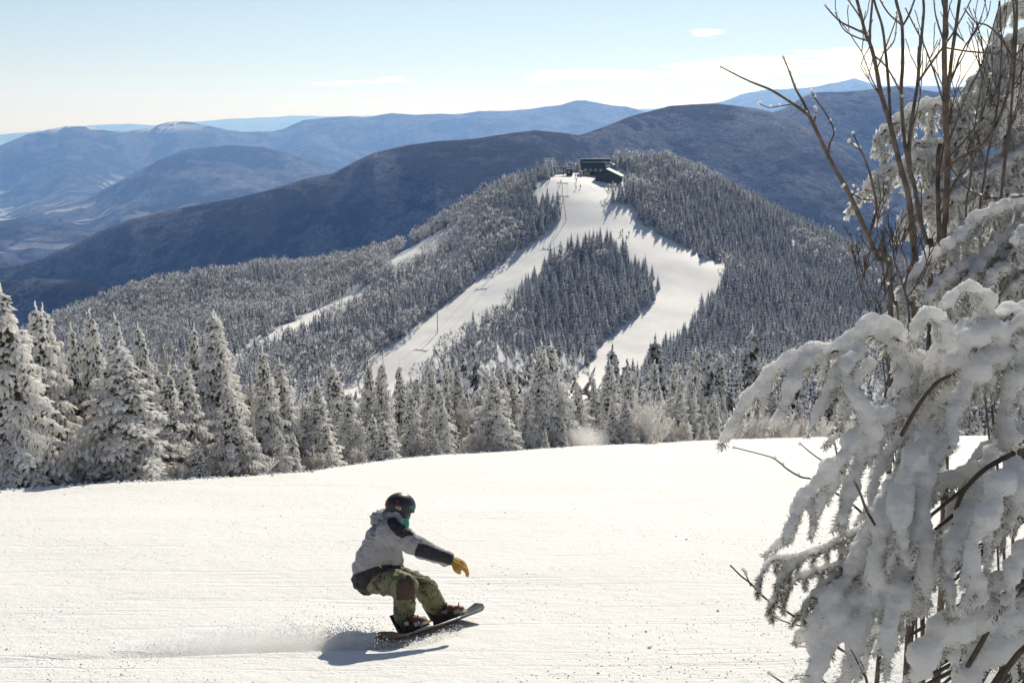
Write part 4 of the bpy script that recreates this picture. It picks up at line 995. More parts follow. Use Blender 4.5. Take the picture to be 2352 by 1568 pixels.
stems('bare_sapling', 'leaning thin bare sapling, leftmost of the leafless stems, crossing the far blue ridge', 'tree', (1.72, 5.7),
  [(y_([(2045,660),(2018,595),(1996,545),(1972,492),(1947,439),(1924,398),(1902,357),(1880,310),(1859,267)], 5.6), .013, .008)],
  [(y_([(1859,267),(1838,250),(1816,235),(1773,208),(1742,195),(1711,182),(1656,154)], 5.55), .008, .0028), (y_([(1859,267),(1845,235),(1828,205),(1815,170),(1799,131)], 5.6), .007, .0028),
   (y_([(1902,357),(1906,330),(1916,302),(1898,263),(1875,230),(1863,208)], 5.6), .005, .0025), (y_([(1816,240),(1790,244),(1765,247),(1743,237)], 5.6), .0035, .002), (y_([(1868,290),(1874,262),(1872,246)], 5.6), .004, .0025),
   (y_([(1996,545),(2004,515),(2014,480),(2008,440),(1998,400),(1988,370),(1972,335),(1959,305)], 5.55), .008, .003), (y_([(2014,485),(2030,450),(2040,410)], 5.6), .004, .002), (y_([(1947,439),(1975,455),(2000,462)], 5.6), .004, .002), (y_([(1975,345),(1955,330),(1950,325)], 5.55), .003, .002),
   (y_([(2005,460),(1985,455),(1960,430),(1935,428)], 5.55), .003, .002), (y_([(2045,600),(2030,585),(2000,575),(1978,545),(1972,525)], 5.5), .004, .002)], 3)
stems('bare_sapling', 'clump of bare brown stems forking low, left of the straightest thick stem', 'tree', (2.05, 6.3),
  [(y_([(2101,640),(2097,560),(2090,472),(2079,420),(2070,390),(2058,340),(2045,287),(2032,245),(2021,205),(2014,165),(2007,131),(1998,100),(1988,78),(1976,30),(1960,-30)], 6.2), .017, .007),
   (y_([(2138,610),(2130,560),(2112,500),(2103,440),(2090,390),(2081,349),(2074,290),(2070,205),(2073,150),(2072,62),(2060,10),(2048,-40)], 6.3), .013, .007)],
  [(y_([(2090,395),(2088,340),(2092,300),(2100,240),(2108,190),(2112,130),(2118,70),(2122,20),(2118,-20)], 6.3), .011, .006), (y_([(2045,287),(2042,210),(2034,120),(2026,60),(2010,10),(2000,-40)], 6.25), .008, .005), (y_([(1998,100),(1999,60),(2004,0),(2004,-30)], 6.2), .007, .004),
   (y_([(1988,78),(1960,65),(1930,50),(1905,25),(1895,12)], 6.15), .006, .0028), (y_([(1996,95),(1965,85),(1940,70),(1925,45),(1920,30)], 6.15), .004, .0022), (y_([(1992,85),(1975,40),(1940,-10)], 6.2), .005, .003), (y_([(2072,62),(2090,30),(2110,-30)], 6.3), .006, .004), (y_([(2074,60),(2040,30),(2010,-20)], 6.3), .005, .003),
   (y_([(2014,160),(2040,95),(2060,40)], 6.2), .004, .0025), (y_([(2108,190),(2150,130),(2180,90),(2210,40),(2240,-20)], 6.3), .006, .003), (y_([(2034,120),(2055,90),(2060,30)], 6.25), .004, .002), (y_([(2010,130),(2040,160),(2072,220)], 6.2), .004, .004)], 5, 1, True, 0, .4)
stems('bare_sapling', 'thickest straight bare stem on the right, with its darker twin', 'tree', (2.35, 6.6),
  [(y_([(2166,600),(2172,500),(2177,369),(2173,300),(2171,246),(2170,180),(2169,123),(2171,50),(2172,-40)], 6.5), .0185, .012),
   (y_([(2158,590),(2155,480),(2154,369),(2160,330)], 6.6), .014, .011)],
  [(y_([(2174,250),(2180,190),(2186,130),(2196,60),(2204,0),(2210,-30)], 6.5), .011, .007), (y_([(2178,330),(2200,270),(2222,215),(2250,160),(2270,100),(2290,30)], 6.5), .006, .003), (y_([(2180,360),(2210,330),(2240,290),(2262,240),(2275,170)], 6.5), .005, .003),
   (y_([(2172,255),(2150,180),(2125,110),(2100,60),(2080,20)], 6.45), .005, .003), (y_([(2168,390),(2210,360),(2260,330),(2300,260),(2320,180),(2330,60),(2325,-20)], 6.4), .010, .005), (y_([(2169,100),(2150,40),(2145,0)], 6.5), .005, .003), (y_([(2171,110),(2220,118),(2290,125),(2340,140),(2400,165)], 6.3), .004, .006),
   (y_([(2330,140),(2300,90),(2270,60),(2240,50),(2215,20)], 6.3), .006, .003), (y_([(2300,95),(2290,50),(2296,0)], 6.3), .004, .002), (y_([(2180,380),(2230,440),(2290,455),(2352,450)], 6.2), .004, .005)], 8, 2, True, 0, .4)
stems('bare_sapling', 'dense thin twigs of a bare shrub in the upper right corner', 'tree', (2.9, 6.9),
  [(y_([(2300,560),(2305,400),(2318,300),(2328,180),(2335,60),(2335,-30)], 6.8), .010, .006), (y_([(2250,600),(2262,400),(2290,250),(2300,120),(2296,0)], 6.9), .009, .004), (y_([(2222,560),(2228,420),(2236,330),(2246,240),(2270,120)], 6.9), .007, .003)],
  [(y_([(2262,380),(2240,300),(2215,240),(2200,200)], 6.9), .004, .002), (y_([(2290,250),(2262,190),(2240,120),(2225,60)], 6.9), .004, .002), (y_([(2318,300),(2340,220),(2350,100)], 6.8), .004, .003)], 11, 3, False, 0, .45)
stems('bare_sapling', 'group of short budded shoots rising right above the near fir, below the thick stems', 'shrub', (1.85, 5.35),
  [(y_([(2065,760),(2055,700),(2046,650),(2040,610),(2030,565)], 5.2), .006, .003), (y_([(2090,770),(2080,680),(2062,620),(2052,580),(2048,520)], 5.3), .006, .003), (y_([(2030,760),(1995,690),(1975,650),(1962,590)], 5.2), .004, .002), (y_([(2100,760),(2088,700),(2078,660),(2095,600)], 5.3), .007, .004), (y_([(2020,760),(2010,740),(1990,700),(1974,655)], 5.2), .004, .002)],
  [(y_([(2060,620),(2052,600),(2040,595)], 5.25), .003, .002), (y_([(2080,650),(2060,655),(2040,655),(2020,645)], 5.25), .003, .002)], 13, 3, True, 0, .2)
# thin leafless stalks reaching left out of the near fir
stems('bare_shrub', 'leafless shrub stalks poking left from under the near snowy fir', 'shrub', (1.35, 4.5),
  [(y_([(1990,1560),(1930,1490),(1866,1443),(1820,1412),(1760,1375),(1725,1340),(1702,1322),(1677,1297)], 4.3), .006, .0028)],
  [(y_([(1725,1345),(1716,1325),(1706,1306)], 4.3), .003, .0018), (y_([(1866,1443),(1820,1432),(1790,1422),(1768,1412)], 4.3), .0035, .0018), (y_([(1800,1398),(1775,1385),(1765,1378)], 4.3), .0025, .0016), (y_([(2000,1200),(1960,1160),(1876,1105),(1840,1095),(1810,1078),(1780,1054),(1752,1044),(1685,1027)], 4.6), .005, .002),
   (y_([(1970,1130),(1940,1095),(1910,1072),(1870,1045),(1837,1018)], 4.5), .004, .002), (y_([(1945,1110),(1925,1055),(1918,1020),(1912,985)], 4.5), .004, .002), (y_([(1850,1600),(1800,1568),(1780,1555),(1765,1545)], 4.2), .004, .002), (y_([(1930,1600),(1895,1566),(1870,1556),(1815,1560)], 4.2), .004, .002),
   (y_([(2010,1205),(1990,1170),(1975,1130),(1960,1100)], 4.0), .005, .004), (y_([(1990,1560),(1975,1530),(1960,1500),(1950,1485)], 3.95), .003, .002), (y_([(1880,1490),(1840,1484),(1830,1483)], 4.1), .002, .0015), (y_([(1885,1556),(1850,1550),(1828,1552)], 4.0), .002, .0015)], 17)

# ------------------------------------------------------------------ the snowboarder
def Z(zx, zy, y): return P((820 + zx / 3.266) * .91875, (1200 + zy / 3.267) * .91875, y)
def fabric(name, col, weave=260, wr=14, bmp=.6, amt=.18):
    m, t, b = mat(name); k = NT(t); v = k.n('ShaderNodeTexCoord').outputs['Object']
    n = k.noise(v, weave, 2, .7); w = k.noise(v, wr, 4, .6, 1.0)
    c = k.mix(k.ramp(n, .3, .7), tuple(q * (1 - amt) for q in col), tuple(q * (1 + amt) for q in col))
    t.links.new(c, b.inputs['Base Color']); b.inputs['Roughness'].default_value = .8; b.inputs['Specular IOR Level'].default_value = .25
    t.links.new(k.bump(w, bmp, .03), b.inputs['Normal']); return m
M['jacket_grey'] = fabric('grey_melange_cloth', (.31, .31, .325))
M['jacket_black'] = fabric('black_cloth', (.032, .032, .038), amt=.3)
def camo():
    m, t, b = mat('camouflage_cloth'); k = NT(t); v = k.n('ShaderNodeTexCoord').outputs['Object']
    a = k.noise(v, 7, 3, .55, 1.2); c2 = k.noise(k.n('ShaderNodeMapping', {'Vector': v, 'Location': (3, 1, 5)}).outputs[0], 9, 3, .5, 1.0); d = k.noise(k.n('ShaderNodeMapping', {'Vector': v, 'Location': (7, 4, 2)}).outputs[0], 12, 2, .5, .8)
    c = k.mix(k.ramp(a, .49, .53), (.20, .20, .115), (.11, .13, .055)); c = k.mix(k.ramp(c2, .57, .60), c, (.10, .062, .045)); c = k.mix(k.ramp(d, .64, .66), c, (.035, .037, .03))
    t.links.new(c, b.inputs['Base Color']); b.inputs['Roughness'].default_value = .8
    t.links.new(k.bump(k.noise(v, 16, 4, .6, 1), .7, .03), b.inputs['Normal']); return m
M['camo'] = camo(); M['brown'] = fabric('brown_patch', (.085, .052, .042)); M['glove'] = fabric('tan_leather', (.42, .23, .05), 60, 30, .5, .15)
M['helmet'] = simple('matt_black_shell', (.018, .018, .02), .38, .2, 30); M['black'] = simple('black_rubber', (.02, .02, .022), .6, .3, 40)
M['teal'] = simple('teal_knit', (.05, .32, .25), .9, .3, 60, bump=.4); M['pink'] = simple('pink_print', (.8, .05, .16), .6, .05); M['white_p'] = simple('white_plastic', (.75, .75, .75), .5, .05)
M['tealp'] = simple('teal_print', (.10, .62, .55), .6, .05); M['lens'] = simple('goggle_lens', (.03, .03, .035), .1, .1); M['skin'] = simple('skin', (.5, .32, .25), .6, .1); M['hair'] = simple('hair', (.06, .04, .03), .8, .3, 60)
M['boot'] = simple('brown_boot', (.19, .075, .035), .6, .4, 25, bump=.4); M['yellow'] = simple('yellow_cord', (.75, .72, .03), .6, .1); M['sole'] = simple('tan_sole', (.45, .36, .2), .7, .2)
M['deck'] = simple('board_deck', (.075, .05, .04), .45, .7, 9); M['base'] = simple('board_base', (.16, .115, .10), .4, .5, 7); M['deck_l'] = simple('board_nose', (.20, .22, .17), .4, .3, 9); M['metal'] = simple('binding_metal', (.55, .55, .55), .3, .1, metal=1)
T_ = P(877, 1474, 10.2); N_ = P(1098, 1405, 11.45)
C_ = (T_ + N_) / 2; C_.z = (T_.z + N_.z) / 2
bd = (N_ - T_).normalized(); BL = (N_ - T_).length
f0 = Vector((bd.y, -bd.x, 0)).normalized(); tilt = R(29)
bf_ = (f0 * math.cos(tilt) + Vector((0, 0, 1)) * math.sin(tilt)); bf_ = (bf_ - bd * bf_.dot(bd)).normalized(); bn = bd.cross(bf_) * -1
if bn.z < 0: bn = -bn
print('board length', BL, 'height over snow', [round(p.z - gz(p.x, p.y), 3) for p in (T_, C_, N_)], [round((p - bf_ * .13).z - gz((p - bf_ * .13).x, (p - bf_ * .13).y), 3) for p in (T_, C_, N_)])
def B(u, v, w): return C_ + bd * u + bf_ * v + bn * w
def make_board():
    e = tag(empty('snowboard', (C_.x, C_.y, gz(C_.x, C_.y))), 'dark snowboard with pale nose, tilted on its edge under the rider', 'snowboard')
    n, k = 40, 10; V = []; H = BL / 2
    for i in range(n):
        u = -H + 2 * H * i / (n - 1); a = abs(u) / H
        hw = (.125 + .018 * min(1, (a / .8) ** 2)) * (math.sqrt(max(0.0, 1 - ((a - .86) / .14) ** 2)) if a > .86 else 1); hw = max(hw, .004)
        rise = .085 * max(0, (a - .80) / .2) ** 1.8 - .012 * (1 - a * a)
        for s_, zt in ((0, .006), (1, -.006)):
            for j in range(k): V.append(tuple(B(u, hw * (2 * j / (k - 1) - 1), rise + zt)))
    V = np.array(V); F = []; K = []
    for i in range(n - 1):
        a, b = i * 2 * k, (i + 1) * 2 * k
        for j in range(k - 1):
            F.append((a + j, b + j, b + j + 1, a + j + 1)); K.append(2 if i > n * .83 else 0)
            F.append((a + k + j, a + k + j + 1, b + k + j + 1, b + k + j)); K.append(1)
        F.append((a, a + k, b + k, b)); K.append(0); F.append((a + k - 1, b + k - 1, b + 2 * k - 1, a + 2 * k - 1)); K.append(0)
    l = (n - 1) * 2 * k
    for q in (0, l):
        for j in range(k - 1): F.append((q + j, q + j + 1, q + k + j + 1, q + k + j)); K.append(3)
    o = obj('deck', npmesh('deck', V, np.array(F), [M['deck'], M['base'], M['deck_l'], M['metal']], K, False), e); o.location = -e.location
    for uu, rot in ((-.27, R(6)), (.27, R(-14))):
        c, s_ = math.cos(rot), math.sin(rot); D = bd * c + bf_ * s_; Fv = bf_ * c - bd * s_
        rm = [[D[i], Fv[i], bn[i]] for i in range(3)]
        q = lambda a, b, cc: tuple(B(uu, 0, 0) + D * a + Fv * b + bn * cc)
        mb = MB(); mb.box(q(0, .0, .022), (.13, .27, .022), rm); mb.box(q(.065, -.02, .045), (.012, .22, .05), rm); mb.box(q(-.065, -.02, .045), (.012, .22, .05), rm)
        bnd = mb.build('binding', [M['black']], e); bnd.location = -e.location
        mb = MB(); mb.tube([q(-.07, -.10, .05), q(-.055, -.145, .12), q(0, -.165, .17), q(.055, -.145, .12), q(.07, -.10, .05)], .011, 6)
        lean = [q(-.055, -.135, .05), q(.055, -.135, .05), q(.042, -.18, .21), q(-.042, -.18, .21)]; l2 = [tuple(Vector(p) - Fv * .012) for p in lean]
        mb.hexa(lean + l2); hb = mb.build('highback', [M['black']], bnd)
        for yy2, zz2 in ((.00, .125), (.11, .075)):
            mb = MB(); mb.tube([q(-.07, yy2 - .02, .04), q(-.068, yy2, zz2 * .75), q(-.03, yy2 + .02, zz2 + .01), q(.03, yy2 + .02, zz2 + .01), q(.068, yy2, zz2 * .75), q(.07, yy2 - .02, .04)], .014, 6)
            mb.box(q(-.07, yy2 + .01, zz2 * .7), (.02, .05, .035), rm, 1); mb.tube([q(-.075, yy2 + .02, zz2 * .8), q(-.09, yy2 + .07, zz2 * .8 + .06)], .006, 5)
            mb.build('strap', [M['black'], M['metal']], bnd)
    return e
make_board()
def cap(mb, a, b, ra, rb, k=14):
    a, b = Vector(a), Vector(b); d = b - a; n = 6
    mb.tube([a.lerp(b, i / n) for i in range(n + 1)], np.linspace(ra, rb, n + 1), k); mb.ell(tuple(a), (ra,) * 3, k, 9); mb.ell(tuple(b), (rb,) * 3, k, 9)
def panels(o, mats, rules):
    me = o.data; me.materials.clear()
    for m in mats: me.materials.append(m)
    n = len(me.polygons); c = np.empty(n * 3); me.polygons.foreach_get('center', c); c = c.reshape(-1, 3) + np.array(tuple(o['off']))
    px, py = proj(c[:, 0], c[:, 1], c[:, 2]); zx = (px / .91875 - 820) * 3.266; zy = (py / .91875 - 1200) * 3.267
    mi = np.zeros(n, np.int32)
    for poly, idx, ymin, ymax in rules: mi[inpoly(zx, zy, poly) & (c[:, 1] > ymin) & (c[:, 1] < ymax)] = idx
    me.polygons.foreach_set('material_index', mi)
def wrinkle(o, amp, k1, seed, ax=(.6, .2, 1)):
    me = o.data; n = len(me.vertices); c = np.empty(n * 3); me.vertices.foreach_get('co', c); c = c.reshape(-1, 3); nn = np.empty(n * 3); me.vertices.foreach_get('normal', nn); nn = nn.reshape(-1, 3)
    ph = (c @ np.array(ax)) * k1; w = fbm(c[:, 0] * 6 + seed, c[:, 2] * 6 + c[:, 1] * 4, 3, seed) * 5
    h = (1 - np.abs(np.sin(ph + w))) ** 1.5 * fbm(c[:, 0] * 9, c[:, 2] * 9 + c[:, 1] * 7, 2, seed + 3)
    c = c + nn * (h * amp + fbm(c[:, 0] * 22, c[:, 2] * 22 + c[:, 1] * 15, 3, seed + 9) * amp * .5)[:, None]
    me.vertices.foreach_set('co', c.astype(np.float32).ravel()); me.update()
rider = tag(empty('person', (C_.x, C_.y, gz(C_.x, C_.y))), 'snowboarder in grey and black jacket, camouflage trousers and black helmet, crouching', 'person')
inv = -rider.location
def part(mb, name, vox, m, parent=None, smooth=2, off=True):
    o = remesh(mb, name, vox, m, parent or rider, 0, .05, smooth)
    if parent is None: o.location = inv
    o['off'] = (0.0, 0.0, 0.0); return o
an = []
for uu, rot in ((-.27, R(6)), (.27, R(-14))):
    c, s_ = math.cos(rot), math.sin(rot); D = bd * c + bf_ * s_; Fv = bf_ * c - bd * s_
    an.append((B(uu, 0, 0), D, Fv, B(uu, 0, 0) - Fv * .07 + bn * .15))
hipR, kneeR, ankR = Z(395, 805, 10.90), Z(625, 850, 10.62), an[0][3]
hipL, kneeL, ankL = Z(490, 780, 11.08), Z(775, 870, 10.98), an[1][3]
neck, headc = Z(572, 335, 10.93), Z(596, 225, 10.95)
shR, elR, wrR = Z(535, 430, 10.74), Z(775, 562, 10.67), Z(990, 645, 10.72)
shL, elL, wrL = Z(560, 440, 11.12), Z(480, 570, 11.30), Z(535, 655, 11.2)
hf = Vector((.84, .42, -.22)).normalized(); hu = (Vector((.12, 0, 1)) - hf * hf.dot(Vector((.12, 0, 1)))).normalized(); hs = hf.cross(hu)
HR = [[hf[i], hs[i], hu[i]] for i in range(3)]
def HD(a, b, c): return headc + hf * a + hs * b + hu * c
# one continuous body under the clothes
mb = MB()
mb.ell(tuple(HD(-.005, 0, .0)), (.088, .074, .098), 16, 12, HR); mb.ell(tuple(HD(.045, 0, -.055)), (.048, .050, .055), 12, 9, HR); mb.ell(tuple(HD(.098, 0, -.025)), (.016, .012, .018), 8, 7, HR)
for s_ in (-1, 1): mb.ell(tuple(HD(-.005, .076 * s_, -.02)), (.02, .01, .028), 8, 7, HR)
cap(mb, HD(0, 0, -.06), neck, .055, .06); cap(mb, shR, shL, .07, .07); ch = (shR + shL) / 2
pel = (hipR + hipL) / 2; mid_ = Z(420, 600, 10.99); cap(mb, ch.lerp(mid_, .2), mid_, .11, .11); cap(mb, mid_, pel.lerp(mid_, .15), .11, .10); cap(mb, neck, ch, .06, .10); cap(mb, hipR, hipL, .10, .10)
for a, b, c in ((hipR, kneeR, ankR), (hipL, kneeL, ankL)): cap(mb, a, b, .095, .065); cap(mb, b, c, .06, .045)
for a, b, c in ((shR, elR, wrR), (shL, elL, wrL)): cap(mb, a, b, .055, .04); cap(mb, b, c, .04, .028)
for F_, D, Fv, A_ in an: cap(mb, A_, F_ + Fv * .10 + bn * .07, .04, .03); cap(mb, A_, F_ - Fv * .09 + bn * .065, .04, .033)
def handpts(w, d, palm, side, scale=1.0):
    """five curled fingers and a thumb: returns capsule list"""
    d = d.normalized(); palm = (palm - d * palm.dot(d)).normalized(); side = d.cross(palm) * side; L = []
    pc = w + d * .05 * scale; L.append((w, w + d * .085 * scale, .028, .034))
    for i, (o_, ln) in enumerate(((-.033, .9), (-.011, 1.0), (.011, .95), (.033, .78))):
        b = w + d * .085 * scale + side * o_ * scale; p = b; cur = d.copy()
        L.append((w + d * .05 * scale + side * o_ * .8 * scale, b, .019 * scale, .0165 * scale))
        for j, sg in enumerate((.036, .028, .024)):
            cur = (cur * math.cos(.42) + palm * math.sin(.42)).normalized() if j else (cur * .95 + palm * .2).normalized(); q = p + cur * sg * ln * scale; L.append((p, q, (.0165 - .0015 * j) * scale, (.015 - .0015 * j) * scale)); p = q
    tb = w + d * .03 * scale - side * .030 * scale; t1 = tb + (d * .6 - side * .55 + palm * .45).normalized() * .04 * scale; t2 = t1 + (d * .9 + palm * .35).normalized() * .032 * scale
    L += [(tb, t1, .020 * scale, .0175 * scale), (t1, t2, .0175 * scale, .015 * scale)]
    return L
handR = handpts(wrR, Z(1150, 712, 10.76) - wrR, Vector((.15, .25, -1)), 1, 1.35); handL = handpts(wrL, Z(605, 715, 11.16) - wrL, Vector((.3, -.3, -1)), -1, 1.0)
for a, b, ra, rb in handR + handL: cap(mb, a, b, ra * .72, rb * .72, 8)
body = part(mb, 'body', .0085, M['skin'], None, 1)
# face details on the head
for s_ in (-1, 1):
    mb = MB(); mb.ell(tuple(HD(.074, .03 * s_, .012)), (.012, .013, .010), 10, 8, HR); o = mb.build('eye', [M['white_p']], rider, True); o.location = inv
mb = MB(); mb.ell(tuple(HD(.088, 0, -.062)), (.006, .022, .005), 10, 6, HR); o = mb.build('mouth', [M['pink']], rider, True); o.location = inv
mb = MB(); mb.ell(tuple(HD(-.035, 0, -.02)), (.075, .079, .085), 14, 10, HR); o = mb.build('hair', [M['hair']], rider, True); o.location = inv
# face warmer
mb = MB(); mb.ell(tuple(HD(.025, 0, -.06)), (.078, .078, .07), 16, 12, HR); cap(mb, HD(0, 0, -.07), neck + Vector((.02, 0, -.02)), .078, .082)
fw = part(mb, 'face_warmer', .008, M['teal'], None, 1); wrinkle(fw, .006, 90, 4)
# goggles and strap
mb = MB(); mb.ell(tuple(HD(.078, 0, .012)), (.040, .080, .042), 18, 12, HR)
gg = mb.build('goggles', [M['lens']], rider, True); gg.location = inv
# helmet: a shell cut low over the ears and the neck
def helmet():
    nu, nv = 40, 22; V = []
    for layer_ in (1.0, .94):
        for i in range(nv):
            ph = math.pi * .80 * i / (nv - 1)
            for j in range(nu):
                t = 2 * math.pi * j / nu; x, y, z = math.sin(ph) * math.cos(t), math.sin(ph) * math.sin(t), math.cos(ph)
                lim = .12 if x > .55 else (-.62 if abs(y) > .55 or x < -.1 else -.62 + (.74) * max(0, (x + .1) / .65))
                if z < lim: z = lim; 
                rr = 1.0 + (.03 * math.sin(3.0 * z) if x < 0 else 0)
                V.append(tuple(HD((x * .140 - .008) * layer_ * rr, y * .117 * layer_ * rr, z * .125 * layer_ + .012)))
    F = []
    for L in (0, 1):
        for i in range(nv - 1):
            for j in range(nu):
                a = L * nu * nv + i * nu + j; b = L * nu * nv + i * nu + (j + 1) % nu; q = (a, a + nu, b + nu, b); F.append(q if L == 0 else q[::-1])
    for j in range(nu):
        a = (nv - 1) * nu + j; b = (nv - 1) * nu + (j + 1) % nu; F.append((a, a + nu * nv, b + nu * nv, b))
    o = obj('helmet', npmesh('helmet', np.array(V), np.array(F), [M['helmet']], None, True), rider); o.location = inv
    mb = MB()   # vents
    for a, b in ((-.02, .02), (-.02, -.02), (-.06, 0.03)): mb.ell(tuple(HD(a, b, .1365 - abs(a) * .25)), (.014, .005, .004), 8, 6, HR)
    mb.build('vent', [M['black']], o)
    # goggle strap around the shell, printed marks and the clip
    mb = MB(); pts = []
    for j in range(33):
        t = R(40) + R(280) * j / 32; pts.append(HD(math.cos(t) * .1375 - .008, math.sin(t) * .1155, .016 - .006 * math.cos(t)))
    for i in range(32):
        for a, b in (((pts[i]), (pts[i + 1])),):
            w = hu * .021; c = HD(-.008, 0, .016); na = (a - c).normalized() * .004; nb = (b - c).normalized() * .004
            mb.hexa([tuple(a - w), tuple(b - w), tuple(b - w + nb), tuple(a - w + na), tuple(a + w), tuple(b + w), tuple(b + w + nb), tuple(a + w + na)])
    st = mb.build('goggle_strap', [M['black']], o)
    def on(tx, ty, ext=.0055):      # point of the shell facing the camera at a traced spot
        best = None
        d = Z(tx, ty, 10.9).normalized()
        # ray / ellipsoid
        Ax = np.array([tuple(hf / .140), tuple(hs / .117), tuple(hu / .125)]); cc = np.array(tuple(HD(-.008, 0, .012)))
        dd = Ax @ np.array(tuple(d)); oo = Ax @ (-cc); A = dd @ dd; Bq = 2 * oo @ dd; Cq = oo @ oo - (1 + ext * 8) ** 2; disc = Bq * Bq - 4 * A * Cq
        return d * float((-Bq - math.sqrt(max(disc, 0))) / (2 * A))
    def mark(name, segs, m, r=.0022):
        mb = MB()
        for s_ in segs: mb.tube([on(*q) for q in s_], r, 5)
        mb.build(name, [m], o)
    mark('strap_print', [[(552, 168), (574, 170), (569, 212), (548, 209)], [(489, 176), (485, 190), (481, 210)]], M['pink'], .0020)
    mark('strap_clip', [[(556, 220), (594, 222), (592, 238), (572, 236)], [(594, 222), (592, 238)], [(556, 220), (560, 232)]], M['white_p'], .003)
    mark('shell_print', [[(672, 208), (667, 222), (672, 238)], [(688, 208), (678, 220), (690, 224)], [(682, 228), (692, 226), (684, 242), (694, 240)], [(697, 212), (700, 224), (697, 238)]], M['tealp'], .0018)
helmet()
# trousers
mb = MB()
cap(mb, hipR, hipL, .135, .135); cap(mb, pel + Vector((0, 0, .06)), pel, .13, .13)
cap(mb, hipR, kneeR, .135, .108); cap(mb, kneeR, kneeR.lerp(ankR, .75), .108, .098); cap(mb, kneeR.lerp(ankR, .7), ankR + bn * .005, .10, .090)
cap(mb, hipL, kneeL, .13, .105); cap(mb, kneeL, kneeL.lerp(ankL, .7), .108, .102); cap(mb, kneeL.lerp(ankL, .65), ankL + bn * .01, .10, .092)
mb.ell(tuple(kneeR + Vector((.03, -.03, .0))), (.10, .10, .10), 14, 10); mb.ell(tuple(kneeL + Vector((.04, -.03, -.02))), (.10, .10, .11), 14, 10)
tr = part(mb, 'trousers', .0085, M['camo'], None, 3); wrinkle(tr, .022, 42, 5, (.3, .3, 1))
panels(tr, [M['camo'], M['brown']], [([(556, 838), (600, 800), (655, 772), (682, 790), (712, 885), (702, 972), (630, 978), (560, 975)], 1, 10, 10.78)])
# jacket
mb = MB()
cap(mb, Z(500, 430, 10.74), Z(545, 425, 11.12), .125, .12); cap(mb, Z(425, 480, 10.84), Z(450, 480, 11.10), .135, .14); cap(mb, Z(425, 560, 10.86), Z(450, 550, 11.12), .165, .16)
cap(mb, Z(375, 650, 10.88), Z(420, 640, 11.14), .17, .165); cap(mb, Z(335, 735, 10.90), Z(400, 720, 11.14), .155, .155); cap(mb, Z(470, 640, 10.9), Z(500, 640, 11.12), .115, .12)
cap(mb, Z(305, 800, 10.92), Z(340, 800, 11.12), .128, .12); cap(mb, Z(305, 870, 10.96), Z(325, 870, 11.12), .078, .075)
cap(mb, Z(520, 428, 10.73), elR, .118, .086); cap(mb, elR, wrR.lerp(elR, .02), .088, .060); cap(mb, elR + Vector((.02, 0, -.02)), wrR.lerp(elR, .12) + Vector((0, 0, -.012)), .07, .055)
cap(mb, Z(520, 560, 11.0), Z(540, 640, 11.05), .095, .085); cap(mb, shL, elL, .10, .085); cap(mb, elL, wrL, .085, .062); cap(mb, wrL, wrL + (wrL - elL) * .1, .062, .055)
mb.ell(tuple(Z(525, 300, 10.90)), (.085, .11, .055), 14, 10); mb.ell(tuple(Z(560, 340, 10.93)), (.085, .105, .06), 14, 10)
jk = part(mb, 'jacket', .0085, M['jacket_grey'], None, 3); wrinkle(jk, .020, 30, 11, (1, .3, .8))
panels(jk, [M['jacket_grey'], M['jacket_black']], [
    ([(482, 318), (520, 300), (590, 310), (640, 380), (702, 446), (655, 452), (602, 472), (560, 450), (505, 395), (485, 350)], 1, 10, 10.86),
    ([(742, 515), (800, 522), (880, 560), (960, 588), (1025, 615), (1010, 695), (935, 672), (800, 640), (704, 612), (715, 560)], 1, 10, 10.9),
    ([(170, 785), (270, 745), (400, 700), (470, 688), (600, 694), (600, 760), (420, 980), (150, 1000)], 1, 10, 12)])
# hood bunched on the back
mb = MB(); mb.ell(tuple(Z(408, 312, 10.93)), (.070, .11, .058), 14, 10); mb.ell(tuple(Z(465, 275, 10.92)), (.065, .12, .042), 14, 10); mb.ell(tuple(Z(520, 262, 10.91)), (.06, .115, .038), 14, 10); cap(mb, Z(375, 350, 10.88), Z(375, 345, 10.98), .032, .035)
cap(mb, Z(560, 275, 10.84), Z(592, 330, 10.80), .03, .03); mb.ell(tuple(Z(400, 258, 10.92)), (.014, .03, .02), 8, 6)
hd = part(mb, 'hood', .0075, M['jacket_grey'], None, 2); wrinkle(hd, .022, 60, 17, (1, .2, .5))
mb = MB(); mb.tube([Z(415, 690, 10.70), Z(424, 698, 10.69), Z(435, 711, 10.685)], .004, 6); o = mb.build('zip_pull', [M['yellow']], rider); o.location = inv
# gloves with five fingers
for L in (handR, handL):
    mb = MB()
    for a, b, ra, rb in L: cap(mb, a, b, ra, rb, 9)
    w0, w1 = L[0][0], L[0][1]; d = (w1 - w0).normalized(); cap(mb, w0 - d * .05, w0 + d * .02, .045, .036, 12); mb.ell(tuple(w0 + d * .06), (.042, .042, .030), 12, 9)
    g_ = part(mb, 'glove', .0055, M['glove'], None, 2); wrinkle(g_, .005, 120, 23)
